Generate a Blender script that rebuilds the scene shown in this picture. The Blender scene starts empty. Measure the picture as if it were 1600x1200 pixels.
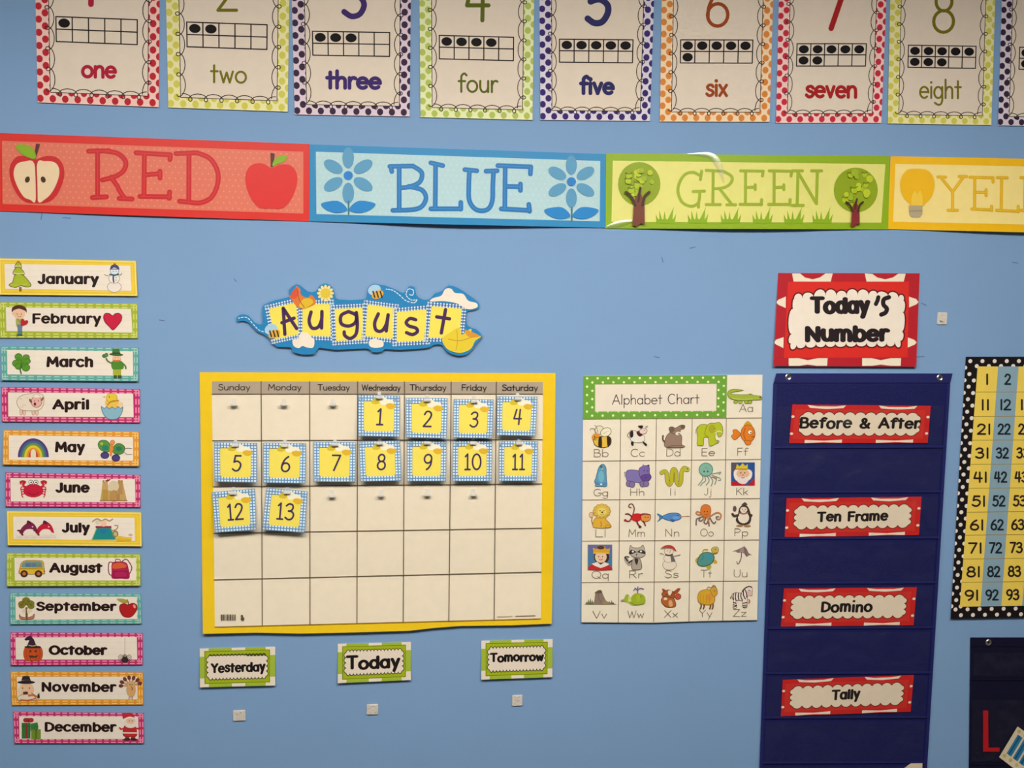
import bpy, bmesh, math, random
from mathutils import Vector, Matrix
from mathutils.geometry import tessellate_polygon
random.seed(4)
S = bpy.context.scene
COL = S.collection

# ------------------------------------------------------------------ camera
F_PX = 1500.0                                   # focal length in pixels of the 1600x1200 frame
rc = Vector((12700, -17, F_PX)).normalized()    # wall "right" seen from the camera (x right, y down, z forward)
dc = Vector((-260, 17900, F_PX)); dc = (dc - rc * dc.dot(rc)).normalized()   # wall "down"
nc = rc.cross(dc)                               # into the wall
CAM = Vector((0.0, -1.5, 1.62))
def to_world(v): return Vector((rc.dot(v), nc.dot(v), -dc.dot(v)))
cx_, cy_, cz_ = to_world(Vector((1, 0, 0))), to_world(Vector((0, 1, 0))), to_world(Vector((0, 0, 1)))
cam = bpy.data.cameras.new('camera'); camo = bpy.data.objects.new('camera', cam); COL.objects.link(camo)
camo.matrix_world = Matrix(((cx_.x, -cy_.x, -cz_.x, CAM.x), (cx_.y, -cy_.y, -cz_.y, CAM.y), (cx_.z, -cy_.z, -cz_.z, CAM.z), (0, 0, 0, 1)))
cam.sensor_width = 36; cam.lens = F_PX * 36 / 1600; cam.clip_start = 0.02
S.camera = camo

# ------------------------------------------------------------------ world, exposure
w = bpy.data.worlds.new('world'); S.world = w; w.use_nodes = True
w.node_tree.nodes['Background'].inputs[0].default_value = (1.0, 0.96, 0.90, 1)
w.node_tree.nodes['Background'].inputs[1].default_value = 0.10
S.view_settings.view_transform = 'Standard'; S.view_settings.look = 'None'
S.view_settings.gamma = 1; S.view_settings.use_curve_mapping = False
S.view_settings.exposure = 0.0
LAMP_X, LAMP_Y, LAMP_Z, LAMP_W, LAMP_D, LAMP_E = 0.10, -1.05, 2.30, 2.0, 0.40, 19.0

def P(x, y, off=0.0):
    """photo pixel -> point on the wall plane (off metres in front of it)"""
    d = to_world(Vector(((x - 800) / F_PX, (y - 600) / F_PX, 1)))
    return CAM + d * ((-off - CAM.y) / d.y)

# ------------------------------------------------------------------ materials
def lin(c):
    return tuple((v / 255 / 12.92 if v <= 10.31 else ((v / 255 + 0.055) / 1.055) ** 2.4) for v in c)
def new_mat(name):
    m = bpy.data.materials.new(name); m.use_nodes = True
    n = m.node_tree.nodes; return m, n, m.node_tree.links, n['Principled BSDF']
def print_mat(name, rough, spec, coat=0.0):
    m, n, l, b = new_mat(name)
    a = n.new('ShaderNodeAttribute'); a.attribute_name = 'ink'
    tc = n.new('ShaderNodeTexCoord'); nz = n.new('ShaderNodeTexNoise'); nz.inputs['Scale'].default_value = 60; nz.inputs['Detail'].default_value = 3
    mr = n.new('ShaderNodeMapRange'); mr.inputs[3].default_value = 0.95; mr.inputs[4].default_value = 1.04
    mx = n.new('ShaderNodeVectorMath'); mx.operation = 'SCALE'
    l.new(tc.outputs['Object'], nz.inputs['Vector']); l.new(nz.outputs['Fac'], mr.inputs[0])
    l.new(a.outputs['Color'], mx.inputs[0]); l.new(mr.outputs[0], mx.inputs['Scale']); l.new(mx.outputs[0], b.inputs['Base Color'])
    b.inputs['Roughness'].default_value = rough; b.inputs['Specular IOR Level'].default_value = spec
    if coat: b.inputs['Coat Weight'].default_value = coat; b.inputs['Coat Roughness'].default_value = 0.12
    return m
PAPER = print_mat('printed_paper', 0.65, 0.15)
GLOSS = print_mat('laminated_print', 0.42, 0.4, 0.25)
CARDM = print_mat('card_print', 0.5, 0.25)
def plain(name, col, rough=0.5, metal=0.0, noise=0.0, scale=40, bump=0.0, spec=0.4):
    m, n, l, b = new_mat(name)
    c = lin(col); b.inputs['Roughness'].default_value = rough; b.inputs['Metallic'].default_value = metal
    b.inputs['Specular IOR Level'].default_value = spec
    tc = n.new('ShaderNodeTexCoord'); nz = n.new('ShaderNodeTexNoise'); nz.inputs['Scale'].default_value = scale; nz.inputs['Detail'].default_value = 4
    l.new(tc.outputs['Object'], nz.inputs['Vector'])
    r = n.new('ShaderNodeValToRGB')
    r.color_ramp.elements[0].color = tuple(v * (1 - noise) for v in c) + (1,)
    r.color_ramp.elements[1].color = tuple(min(1, v * (1 + noise)) for v in c) + (1,)
    l.new(nz.outputs['Fac'], r.inputs[0]); l.new(r.outputs[0], b.inputs['Base Color'])
    if bump:
        bp = n.new('ShaderNodeBump'); bp.inputs['Strength'].default_value = bump; bp.inputs['Distance'].default_value = 0.002
        l.new(nz.outputs['Fac'], bp.inputs['Height']); l.new(bp.outputs[0], b.inputs['Normal'])
    return m
WALL = plain('blue_wall_paint', (129, 164, 205), 0.7, 0, 0.035, 9, 0.08, 0.2)
CEIL = plain('white_ceiling', (196, 192, 184), 0.8, 0, 0.03, 30)
FLOORM = plain('grey_floor_tile', (96, 90, 82), 0.5, 0, 0.05, 12)
NAVY = plain('navy_nylon', (20, 24, 84), 0.55, 0, 0.25, 260, 0.35, 0.35)
NAVY_DARK = plain('dark_navy_nylon', (11, 10, 42), 0.55, 0, 0.25, 260, 0.35, 0.35)
SEAM = plain('navy_seam_tape', (30, 34, 98), 0.5, 0, 0.2, 300, 0.3, 0.4)
STEEL = plain('steel_pin', (205, 200, 195), 0.28, 1.0, 0.05, 50)
WHITEM = plain('white_enamel', (235, 235, 230), 0.4, 0, 0.02, 20)
TACK = plain('adhesive_foam', (214, 206, 196), 0.8, 0, 0.12, 320, 0.5)
m, n, l, b = new_mat('clear_plastic'); PLASTIC = m
b.inputs['Base Color'].default_value = (0.97, 0.93, 0.85, 1); b.inputs['Roughness'].default_value = 0.25; b.inputs['Transmission Weight'].default_value = 0.3; b.inputs['IOR'].default_value = 1.4
m, n, l, b = new_mat('clear_vinyl'); VINYL = m
tr = n.new('ShaderNodeBsdfTransparent'); gl = n.new('ShaderNodeBsdfGlossy'); gl.inputs['Roughness'].default_value = 0.22
tc = n.new('ShaderNodeTexCoord'); nz = n.new('ShaderNodeTexNoise'); nz.inputs['Scale'].default_value = 14
bp = n.new('ShaderNodeBump'); bp.inputs['Strength'].default_value = 1.0; bp.inputs['Distance'].default_value = 0.03
mx = n.new('ShaderNodeMixShader')
l.new(tc.outputs['Object'], nz.inputs['Vector']); l.new(nz.outputs['Fac'], bp.inputs['Height']); l.new(bp.outputs[0], gl.inputs['Normal']);
mx.inputs[0].default_value = 0.06; l.new(tr.outputs[0], mx.inputs[1]); l.new(gl.outputs[0], mx.inputs[2]); l.new(mx.outputs[0], n['Material Output'].inputs[0])
m, n, l, b = new_mat('laminate_film'); FILM = m
tr = n.new('ShaderNodeBsdfTransparent'); gl = n.new('ShaderNodeBsdfGlossy'); gl.inputs['Roughness'].default_value = 0.35; mx = n.new('ShaderNodeMixShader'); mx.inputs[0].default_value = 0.06
l.new(tr.outputs[0], mx.inputs[1]); l.new(gl.outputs[0], mx.inputs[2]); l.new(mx.outputs[0], n['Material Output'].inputs[0])
m, n, l, b = new_mat('film_crease'); CREASE = m
tr = n.new('ShaderNodeBsdfTransparent'); gl = n.new('ShaderNodeBsdfGlossy'); gl.inputs['Roughness'].default_value = 0.3; mx = n.new('ShaderNodeMixShader'); mx.inputs[0].default_value = 0.22
l.new(tr.outputs[0], mx.inputs[1]); l.new(gl.outputs[0], mx.inputs[2]); l.new(mx.outputs[0], n['Material Output'].inputs[0])
m, n, l, b = new_mat('lamp_diffuser'); LAMPM = m
b.inputs['Emission Color'].default_value = (1.0, 0.955, 0.875, 1); b.inputs['Emission Strength'].default_value = LAMP_E

def tag(o, label, cat=None, group=None, kind=None):
    if label: o['label'] = label
    if cat: o['category'] = cat
    if group: o['group'] = group
    if kind: o['kind'] = kind
    return o

# ------------------------------------------------------------------ solid helpers
def bm_obj(name, bm, mat, parent=None, loc=None, smooth=False):
    me = bpy.data.meshes.new(name); bm.to_mesh(me); bm.free()
    if smooth:
        for p in me.polygons: p.use_smooth = True
    o = bpy.data.objects.new(name, me); COL.objects.link(o); me.materials.append(mat)
    if parent: o.parent = parent
    if loc is not None: o.location = loc
    return o
def box_bm(bm, x0, x1, y0, y1, z0, z1):
    r = bmesh.ops.create_cube(bm, size=1)
    bmesh.ops.scale(bm, vec=(x1 - x0, y1 - y0, z1 - z0), verts=r['verts'])
    bmesh.ops.translate(bm, vec=((x0 + x1) / 2, (y0 + y1) / 2, (z0 + z1) / 2), verts=r['verts'])
    return r['verts']
def lathe_y(bm, prof, n=16, at=(0, 0, 0)):
    """profile [(radius, out)] turned about the wall normal; out points to the room (-y)"""
    rings = []
    for r, h in prof:
        rings.append([bm.verts.new((at[0] + r * math.cos(2 * math.pi * i / n), at[1] - h, at[2] + r * math.sin(2 * math.pi * i / n))) for i in range(n)])
    for a, c in zip(rings, rings[1:]):
        for i in range(n): bm.faces.new((a[i], a[(i + 1) % n], c[(i + 1) % n], c[i]))
    bm.faces.new(rings[0][::-1]); bm.faces.new(rings[-1])
    bmesh.ops.recalc_face_normals(bm, faces=bm.faces)

# ------------------------------------------------------------------ 2D helpers
def spl(pts, closed=False, n=6):
    out = []; N = len(pts)
    if N < 3: return list(pts)
    rng = range(N if closed else N - 1)
    for i in rng:
        if closed: p0, p1, p2, p3 = pts[(i - 1) % N], pts[i], pts[(i + 1) % N], pts[(i + 2) % N]
        else: p0, p1, p2, p3 = pts[max(i - 1, 0)], pts[i], pts[i + 1], pts[min(i + 2, N - 1)]
        for k in range(n):
            t = k / n
            out.append(tuple(0.5 * (2 * p1[j] + (p2[j] - p0[j]) * t + (2 * p0[j] - 5 * p1[j] + 4 * p2[j] - p3[j]) * t * t + (3 * p1[j] - p0[j] - 3 * p2[j] + p3[j]) * t ** 3) for j in (0, 1)))
    if not closed: out.append(tuple(pts[-1]))
    return out
def pt(s):                                   # "1,2 3,4" -> [(1,2),(3,4)]
    if isinstance(s, str): return [tuple(float(v) for v in q.split(',')) for q in s.split()]
    return s
def frame(x0, y0, s): return lambda u, v: (x0 + u / s, y0 + v / s)
def quad(q, w=1.0, h=1.0):                   # TL TR BR BL
    a, b_, c, d = q
    def f(u, v):
        u /= w; v /= h
        return tuple((a[i] * (1 - u) + b_[i] * u) * (1 - v) + (d[i] * (1 - u) + c[i] * u) * v for i in (0, 1))
    return f
IDENT = lambda u, v: (u, v)

# ------------------------------------------------------------------ stroke lettering
G = {
'a': (56, 'c24,30,24,30;l48,60 48,0'), 'b': (56, 'l4,100 4,0;c28,30,24,30'), 'c': (50, 'a26,30,26,30,45,315'), 'd': (56, 'c24,30,24,30;l48,100 48,0'),
'e': (54, 'l2,32 50,32;a26,30,25,30,0,312'), 'f': (40, 's44,90 32,100 18,88 16,70 16,35 16,0;l2,58 36,58'), 'g': (56, 'c24,30,24,30;s48,60 48,20 48,-10 40,-32 22,-36 4,-26'),
'h': (54, 'l4,100 4,0;s4,36 14,56 30,61 42,52 44,34 44,0'), 'i': (16, 'l6,60 6,0;d6,84'), 'j': (26, 's18,60 18,20 18,-14 10,-32 -2,-30;d18,84'),
'k': (48, 'l4,100 4,0;l42,60 5,26;l16,36 44,0'), 'l': (14, 'l5,100 5,0'), 'm': (84, 'l4,60 4,0;s4,36 12,56 24,61 36,52 38,34 38,0;s38,36 46,56 58,61 70,52 74,34 74,0'),
'n': (54, 'l4,60 4,0;s4,36 14,56 30,61 42,52 45,34 45,0'), 'o': (58, 'c27,30,26,30'), 'p': (56, 'l4,60 4,-36;c28,30,24,30'), 'q': (58, 'c24,30,24,30;l48,60 48,-36'),
'r': (36, 'l4,60 4,0;s4,34 12,54 24,61 34,57'), 's': (44, 's40,50 30,60 14,58 6,46 16,34 32,28 40,16 30,2 14,0 2,10'), 't': (38, 'l16,92 16,0;l0,60 34,60'),
'u': (54, 's4,60 4,24 12,4 26,0 40,8 46,26;l46,60 46,0'), 'v': (48, 'l2,60 22,0 42,60'), 'w': (72, 'l2,60 18,0 34,54 50,0 66,60'), 'x': (46, 'l2,60 42,0;l42,60 2,0'),
'y': (48, 'l2,60 23,4;l44,60 14,-36'), 'z': (46, 'l2,60 42,60 2,0 42,0'),
'A': (74, 'l2,0 36,100 70,0;l14,34 58,34'), 'B': (60, 'l4,0 4,100;s4,100 30,100 46,90 46,70 34,56 4,54;s4,54 34,54 54,42 54,14 38,0 4,0'), 'C': (70, 'a36,50,36,50,50,310'),
'D': (66, 'l4,0 4,100;s4,100 30,98 56,78 60,50 56,22 30,2 4,0'), 'E': (54, 'l4,0 4,100;l4,100 48,100;l4,52 42,52;l4,0 48,0'), 'F': (52, 'l4,0 4,100;l4,100 48,100;l4,52 42,52'),
'G': (74, 'a36,50,36,50,45,345;l72,44 42,44'), 'H': (66, 'l4,0 4,100;l58,0 58,100;l4,52 58,52'), 'I': (16, 'l6,0 6,100'), 'J': (48, 's38,100 38,60 38,24 28,4 14,0 2,16'),
'K': (60, 'l4,0 4,100;l54,100 4,44;l18,58 56,0'), 'L': (48, 'l4,100 4,0 46,0'), 'M': (84, 'l4,0 10,100 40,30 70,100 76,0'), 'N': (68, 'l4,0 4,100 58,0 58,100'),
'O': (80, 'c38,50,37,50'), 'P': (56, 'l4,0 4,100;s4,100 36,98 50,76 36,52 4,48'), 'Q': (80, 'c38,50,37,50;l46,24 72,-6'), 'R': (60, 'l4,0 4,100;s4,100 36,98 50,76 36,52 4,48;l26,50 54,0'),
'S': (56, 's50,84 36,98 18,98 6,82 12,62 34,50 50,36 50,14 34,0 16,0 2,14'), 'T': (64, 'l30,100 30,0;l0,100 60,100'), 'U': (64, 's4,100 4,70 4,34 12,8 30,0 48,8 56,34 56,70 56,100'),
'V': (68, 'l2,100 34,0 64,100'), 'W': (96, 'l2,100 24,0 46,90 68,0 90,100'), 'X': (62, 'l2,100 58,0;l58,100 2,0'), 'Y': (62, 'l2,100 30,52 58,100;l30,52 30,0'), 'Z': (60, 'l4,100 54,100 2,0 56,0'),
'0': (62, 'c29,50,27,50'), '1': (24, 'l12,0 12,100'), '!': (42, 'l6,84 20,100 20,0;l4,0 36,0'), '2': (56, 's4,78 14,96 30,99 44,88 46,70 34,44 2,0;l2,0 50,0'),
'3': (56, 's4,86 20,99 40,94 44,74 34,58 18,54;s18,54 40,50 50,30 40,6 20,0 2,12'), '4': (60, 'l16,100 3,38 54,38;l40,100 40,0'), '5': (54, 'l46,100 14,100 8,58;s8,58 28,64 46,50 48,28 36,4 18,0 2,12'),
'6': (56, 's40,98 20,80 6,48 4,24;c27,28,24,28'), '7': (52, 'l2,100 48,100 16,0'), '8': (56, 'c27,76,20,23;c27,27,25,27'), '9': (56, 'c27,70,24,28;s51,70 48,36 36,12 22,0'),
'&': (76, 's66,46 52,12 30,0 10,8 8,30 26,48 42,66 42,88 30,98 18,86 20,68 38,36 66,0'), "'": (20, 'l10,100 4,74'), ' ': (36, ''),
}
def arc(cx, cy, rx, ry, a0, a1, n=16):
    return [(cx + rx * math.cos(math.radians(a0 + (a1 - a0) * i / n)), cy + ry * math.sin(math.radians(a0 + (a1 - a0) * i / n))) for i in range(n + 1)]
def glyph(ch):
    adv, spec = G[ch]; out = []
    for s in filter(None, spec.split(';')):
        k, a = s[0], pt(s[1:].replace(',', ', ').replace(', ', ',')) if s[0] in 'lsd' else [float(v) for v in s[1:].split(',')]
        if k == 'c': out.append((arc(*a, 0, 360, 20), False))
        elif k == 'a': out.append((arc(*a), False))
        elif k == 'l': out.append((a, False))
        elif k == 's': out.append((spl(a, False, 5), False))
        else: out.append((a, True))
    return adv, out

# ------------------------------------------------------------------ printed layers
EPS = 0.04                                    # mm between printed layers
class Ink:
    def __init__(s, name, T=IDENT, base=0.0, eps=EPS):
        s.name, s.T, s.z, s.last, s.f, s.eps, s.flat = name, T, base, None, [], eps, False   # flat: many apart marks share one layer
    def lev(s, col):
        if col != s.last: s.z += s.eps; s.last = col
        elif not s.flat: s.z += 0.006
    def raw(s, pts, col):                     # local polygon
        s.f.append(([s.T(*p) for p in pts], s.z, col))
    def poly(s, pts, col):
        pts = pt(pts); s.lev(col); s.raw(pts, col)
    def blob(s, pts, col, n=5): s.poly(spl(pt(pts), True, n), col)
    def ell(s, x, y, rx, ry, col, rot=0, n=18):
        c, si = math.cos(math.radians(rot)), math.sin(math.radians(rot))
        s.poly([(x + rx * math.cos(t) * c - ry * math.sin(t) * si, y + rx * math.cos(t) * si + ry * math.sin(t) * c) for t in (2 * math.pi * i / n for i in range(n))], col)
    def rect(s, x0, y0, x1, y1, col): s.poly([(x0, y0), (x1, y0), (x1, y1), (x0, y1)], col)
    def line(s, pts, w, col, closed=False, cap=True, nd=8):
        """a drawn stroke: mitred ribbon with round ends, broken at sharp turns"""
        q = []
        for p in pt(pts):
            if not q or math.hypot(p[0] - q[-1][0], p[1] - q[-1][1]) > 1e-6: q.append(p)
        if len(q) < 2: return
        if math.hypot(q[0][0] - q[-1][0], q[0][1] - q[-1][1]) < 1e-4 and len(q) > 3: q = q[:-1]; closed = True
        s.lev(col); N = len(q)
        def dr(a, b_): L = math.hypot(b_[0] - a[0], b_[1] - a[1]) or 1; return ((b_[0] - a[0]) / L, (b_[1] - a[1]) / L)
        sharp = []
        for k in range(N):
            if not closed and k in (0, N - 1): continue
            d0, d1 = dr(q[k - 1], q[k]), dr(q[k], q[(k + 1) % N])
            if d0[0] * d1[0] + d0[1] * d1[1] < 0.2: sharp.append(k)
        if closed and not sharp: s.ribbon(q, w, col, True, False, nd); return
        if closed: q = q[sharp[0]:] + q[:sharp[0] + 1]; sharp = [k - sharp[0] for k in sharp[1:]]
        cutp = [0] + sharp + [len(q) - 1]
        for a, b_ in zip(cutp, cutp[1:]):
            s.ribbon(q[a:b_ + 1], w, col, False, cap or len(cutp) > 2, nd)
            if not s.flat: s.z += 0.006
    def ribbon(s, q, w, col, closed, cap, nd):
        N = len(q); Lf, Rt = [], []; h = w / 2
        def nr(a, b_): L = math.hypot(b_[0] - a[0], b_[1] - a[1]) or 1; return (-(b_[1] - a[1]) / L, (b_[0] - a[0]) / L)
        for k in range(N):
            n0 = nr(q[k - 1], q[k]) if (k > 0 or closed) else None; n1 = nr(q[k], q[(k + 1) % N]) if (k < N - 1 or closed) else None
            n0, n1 = n0 or n1, n1 or n0; mx_, my_ = n0[0] + n1[0], n0[1] + n1[1]; ml = math.hypot(mx_, my_) or 1; c_ = max(0.55, ml / 2)
            ox, oy = mx_ / ml * h / c_, my_ / ml * h / c_; Lf.append((q[k][0] + ox, q[k][1] + oy)); Rt.append((q[k][0] - ox, q[k][1] - oy))
        for k in range(N if closed else N - 1): j_ = (k + 1) % N; s.raw([Lf[k], Lf[j_], Rt[j_], Rt[k]], col)
        if cap and not closed:
            for (p, a, sg) in ((q[0], Lf[0], 1), (q[-1], Rt[-1], 1)):
                t0 = math.atan2(a[1] - p[1], a[0] - p[0]); s.raw([(p[0] + h * math.cos(t0 + math.pi * k / nd), p[1] + h * math.sin(t0 + math.pi * k / nd)) for k in range(nd + 1)], col)
    def curve(s, pts, w, col, closed=False, n=5): s.line(spl(pt(pts), closed, n), w, col, closed)
    def ob(s, pts, fill, lc, w, n=5):         # filled blob with a drawn outline
        q = spl(pt(pts), True, n); s.poly(q, fill); s.line(q, w, lc, True)
    def oe(s, x, y, rx, ry, fill, lc, w, rot=0):
        s.ell(x, y, rx + w / 2, ry + w / 2, lc, rot); s.ell(x, y, rx - w / 2, ry - w / 2, fill, rot)
    def text(s, txt, x0, x1, base, cap, w, col, slope=0.0, lean=0.0, track=0, flat=False, wob=0.0, xh=0.6, asp=1.0):
        """lettering from x0 to x1 (outer edges) on a baseline; cap = outer cap height"""
        gl = []; x = 0
        for ch in txt:
            adv, st = glyph(ch); gl.append((x, st, not ch.islower())); x += adv + track + 8
        xs = [p[0] + gx for gx, st, u_ in gl for q, d in st for p in q]
        lo, hi = min(xs), max(xs); sx = (x1 - x0 - w) / max(hi - lo, 1e-6); sy = (cap - w * asp) / 100
        T0 = s.T
        if asp != 1: s.T = lambda u, v: T0(u, v * asp)
        if len(txt) == 1 and hi - lo < 1: sx = sy
        rnd = random.Random(txt)
        for gx, st, caps in gl:
            dy, ds = rnd.uniform(-wob, wob) * cap, 1 + rnd.uniform(-wob, wob)
            for q, dot in st:
                r = []
                for p in q:
                    py = p[1] if xh == 0.6 or p[1] < 0 or caps else (p[1] * xh / 0.6 if p[1] <= 61 else 100 * xh + (p[1] - 60) * (100 - 100 * xh) / 40)
                    Y = py * sy * ds + w * asp / 2 + dy
                    X = x0 + w / 2 + (p[0] + gx - lo) * sx
                    r.append((X + lean * Y, (base - Y + slope * (X - x0)) / asp))
                if dot: s.ell(r[0][0], r[0][1] if xh == 0.6 else (base - cap - 0.06 * w + slope * (r[0][0] - x0)) / asp, w * (0.62 if xh == 0.6 else 0.52), w * (0.62 if xh == 0.6 else 0.52), col, 0, 10)
                else: s.line(r, w, col, cap=not flat)
        s.T = T0
def build_ink(ink, parent, origin, lift, t, mat, clip=None, cuts=(), name=None, lab=None):
    bm = bmesh.new(); pal = {}
    for pts, z, col in ink.f:
        q = [p for i, p in enumerate(pts) if (abs(p[0] - pts[i - 1][0]) + abs(p[1] - pts[i - 1][1])) > 1e-4]
        if len(q) < 3: continue
        mi = pal.setdefault(col, len(pal))
        vs = [bm.verts.new((p[0], p[1], z)) for p in q]
        tris = [(0, k, k + 1) for k in range(1, len(q) - 1)] if len(q) in (3, 4) else tessellate_polygon([[Vector((p[0], p[1], 0)) for p in q]])
        for a, b_, c in tris:
            A = (q[b_][0] - q[a][0]) * (q[c][1] - q[a][1]) - (q[b_][1] - q[a][1]) * (q[c][0] - q[a][0])
            if abs(A) < 1e-9: continue
            try: f = bm.faces.new((vs[a], vs[b_], vs[c]) if A < 0 else (vs[a], vs[c], vs[b_])); f.material_index = mi
            except ValueError: pass
    if clip:
        c = (sum(p[0] for p in clip) / len(clip), sum(p[1] for p in clip) / len(clip))
        for i in range(len(clip)):
            a, b_ = clip[i - 1], clip[i]; n_ = Vector((b_[1] - a[1], a[0] - b_[0], 0))
            if n_.dot(Vector((c[0] - a[0], c[1] - a[1], 0))) > 0: n_ = -n_
            bmesh.ops.bisect_plane(bm, geom=bm.verts[:] + bm.edges[:] + bm.faces[:], plane_co=(a[0], a[1], 0), plane_no=n_, clear_outer=True)
    cut_bm(bm, cuts)
    rev = {v: k for k, v in pal.items()}
    me = bpy.data.meshes.new(name or ink.name)
    for v in bm.verts:
        v.co = P(v.co.x, v.co.y, lift(v.co.x, v.co.y) + t + v.co.z / 1000) - origin
    loose = [v for v in bm.verts if not v.link_faces]; bmesh.ops.delete(bm, geom=loose, context='VERTS')
    bm.to_mesh(me); bm.free()
    at = me.attributes.new('ink', 'FLOAT_COLOR', 'CORNER')
    for p in me.polygons:
        c = lin(rev[p.material_index]) + (1,)
        for li in p.loop_indices: at.data[li].color = c
        p.material_index = 0
    me.materials.append(mat)
    o = bpy.data.objects.new(name or ink.name, me); COL.objects.link(o); o.parent = parent
    if lab: o['label'] = lab
    return o
def cut_bm(bm, cuts):
    for kind, v in cuts:
        bmesh.ops.bisect_plane(bm, geom=bm.verts[:] + bm.edges[:] + bm.faces[:], plane_co=(v, 0, 0) if kind == 'x' else (0, v, 0), plane_no=(1, 0, 0) if kind == 'x' else (0, 1, 0))

class Card:
    """a sheet hung on the wall: outline in photo pixels laid on the wall plane, real thickness, printed layers as its parts"""
    def __init__(s, name, outline, color, label, cat, group=None, t=0.0009, lift=None, mat=PAPER, cuts=(), eps=EPS):
        s.eps = eps; s.q = pt(outline); s.t = t; s.lift = lift or (lambda x, y: 0.0); s.mat = mat; s.cuts = cuts; s.top = 0.0
        c = (sum(p[0] for p in s.q) / len(s.q), sum(p[1] for p in s.q) / len(s.q))
        s.o3 = P(c[0], c[1], s.lift(*c)); bm = bmesh.new()
        fr_ = [bm.verts.new((p[0], p[1], 0)) for p in s.q]; bk = [bm.verts.new((p[0], p[1], 1)) for p in s.q]
        N = len(s.q)
        for a, b_, d in tessellate_polygon([[Vector((p[0], p[1], 0)) for p in s.q]]):
            bm.faces.new((fr_[a], fr_[b_], fr_[d])); bm.faces.new((bk[a], bk[d], bk[b_]))
        for i in range(N): bm.faces.new((fr_[i], fr_[(i + 1) % N], bk[(i + 1) % N], bk[i]))
        cut_bm(bm, cuts)
        for v in bm.verts:
            v.co = P(v.co.x, v.co.y, s.lift(v.co.x, v.co.y) + (s.t if v.co.z < 0.5 else -0.0003)) - s.o3
        bmesh.ops.recalc_face_normals(bm, faces=bm.faces)
        me = bpy.data.meshes.new(name); bm.to_mesh(me); bm.free()
        at = me.attributes.new('ink', 'FLOAT_COLOR', 'CORNER'); cl = lin(color) + (1,)
        for d in at.data: d.color = cl
        me.materials.append(mat)
        s.o = bpy.data.objects.new(name, me); COL.objects.link(s.o); s.o.location = s.o3
        tag(s.o, label, cat, group)
    def ink(s, name, T=IDENT): return Ink(name, T, s.top, s.eps)
    def put(s, ink, clip=None, stay=False, lab=None):
        o = build_ink(ink, s.o, s.o3, s.lift, s.t, s.mat, clip, s.cuts, lab=lab)
        if not stay: s.top = max(s.top, ink.z)
        return o
def tiltlift(yt, yb, lt, lb): return lambda x, y: lt + (lb - lt) * (y - yt) / (yb - yt)

# palette
BLK = (26, 20, 22); CREAM = (238, 222, 194); WHITE = (243, 235, 218); OUT = (70, 58, 48)

# ================================================================== the room
bm = bmesh.new(); box_bm(bm, -2.6, 2.8, 0, 0.12, 0, 2.55)
wall = tag(bm_obj('wall_back', bm, WALL), 'light blue painted classroom wall', kind='structure')
bm = bmesh.new(); box_bm(bm, -2.6, 2.8, -4.0, 0.12, -0.1, 0)
tag(bm_obj('floor', bm, FLOORM), 'grey classroom floor', kind='structure')
bm = bmesh.new(); box_bm(bm, -2.6, 2.8, -4.0, 0.12, 2.55, 2.62)
tag(bm_obj('ceiling', bm, CEIL), 'white classroom ceiling', kind='structure')
# ceiling light that lights the wall
cl = bpy.data.objects.new('ceiling_light', None); COL.objects.link(cl); cl.location = (LAMP_X, LAMP_Y, 2.55)
tag(cl, 'white ceiling light with a glowing flat diffuser', 'light')
hz = LAMP_Z - 2.55
bm = bmesh.new()
hw, hd = LAMP_W / 2 + 0.03, LAMP_D / 2 + 0.03
box_bm(bm, -hw, hw, -hd, hd, hz + 0.02, 0.0)
for a in ((-hw, hw, -hd, -hd + 0.03), (-hw, hw, hd - 0.03, hd), (-hw, -hw + 0.03, -hd, hd), (hw - 0.03, hw, -hd, hd)): box_bm(bm, a[0], a[1], a[2], a[3], hz - 0.004, hz + 0.02)
bm_obj('housing', bm, WHITEM, cl)
bm = bmesh.new(); box_bm(bm, -LAMP_W / 2, LAMP_W / 2, -LAMP_D / 2, LAMP_D / 2, hz, hz + 0.021)
bm_obj('diffuser', bm, LAMPM, cl)
# scuffs, pinholes and old staples on the paint
ik = Ink('wall_scuff'); k = (92, 112, 146)
for s_ in ('66,331 64,343', '98,340 110,341', '249,500 257,501', '1034,402 1036,410', '1078,388 1086,386', '1022,557 1030,559', '1163,6 1166,14', '1582,410 1590,411', '1440,474 1447,477', '1432,558 1444,557', '366,436 369,440'):
    ik.line(s_, 1.3, k, nd=6)
build_ink(ik, wall, Vector((0, 0, 0)), lambda x, y: 0, 0.0001, PAPER)

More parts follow.
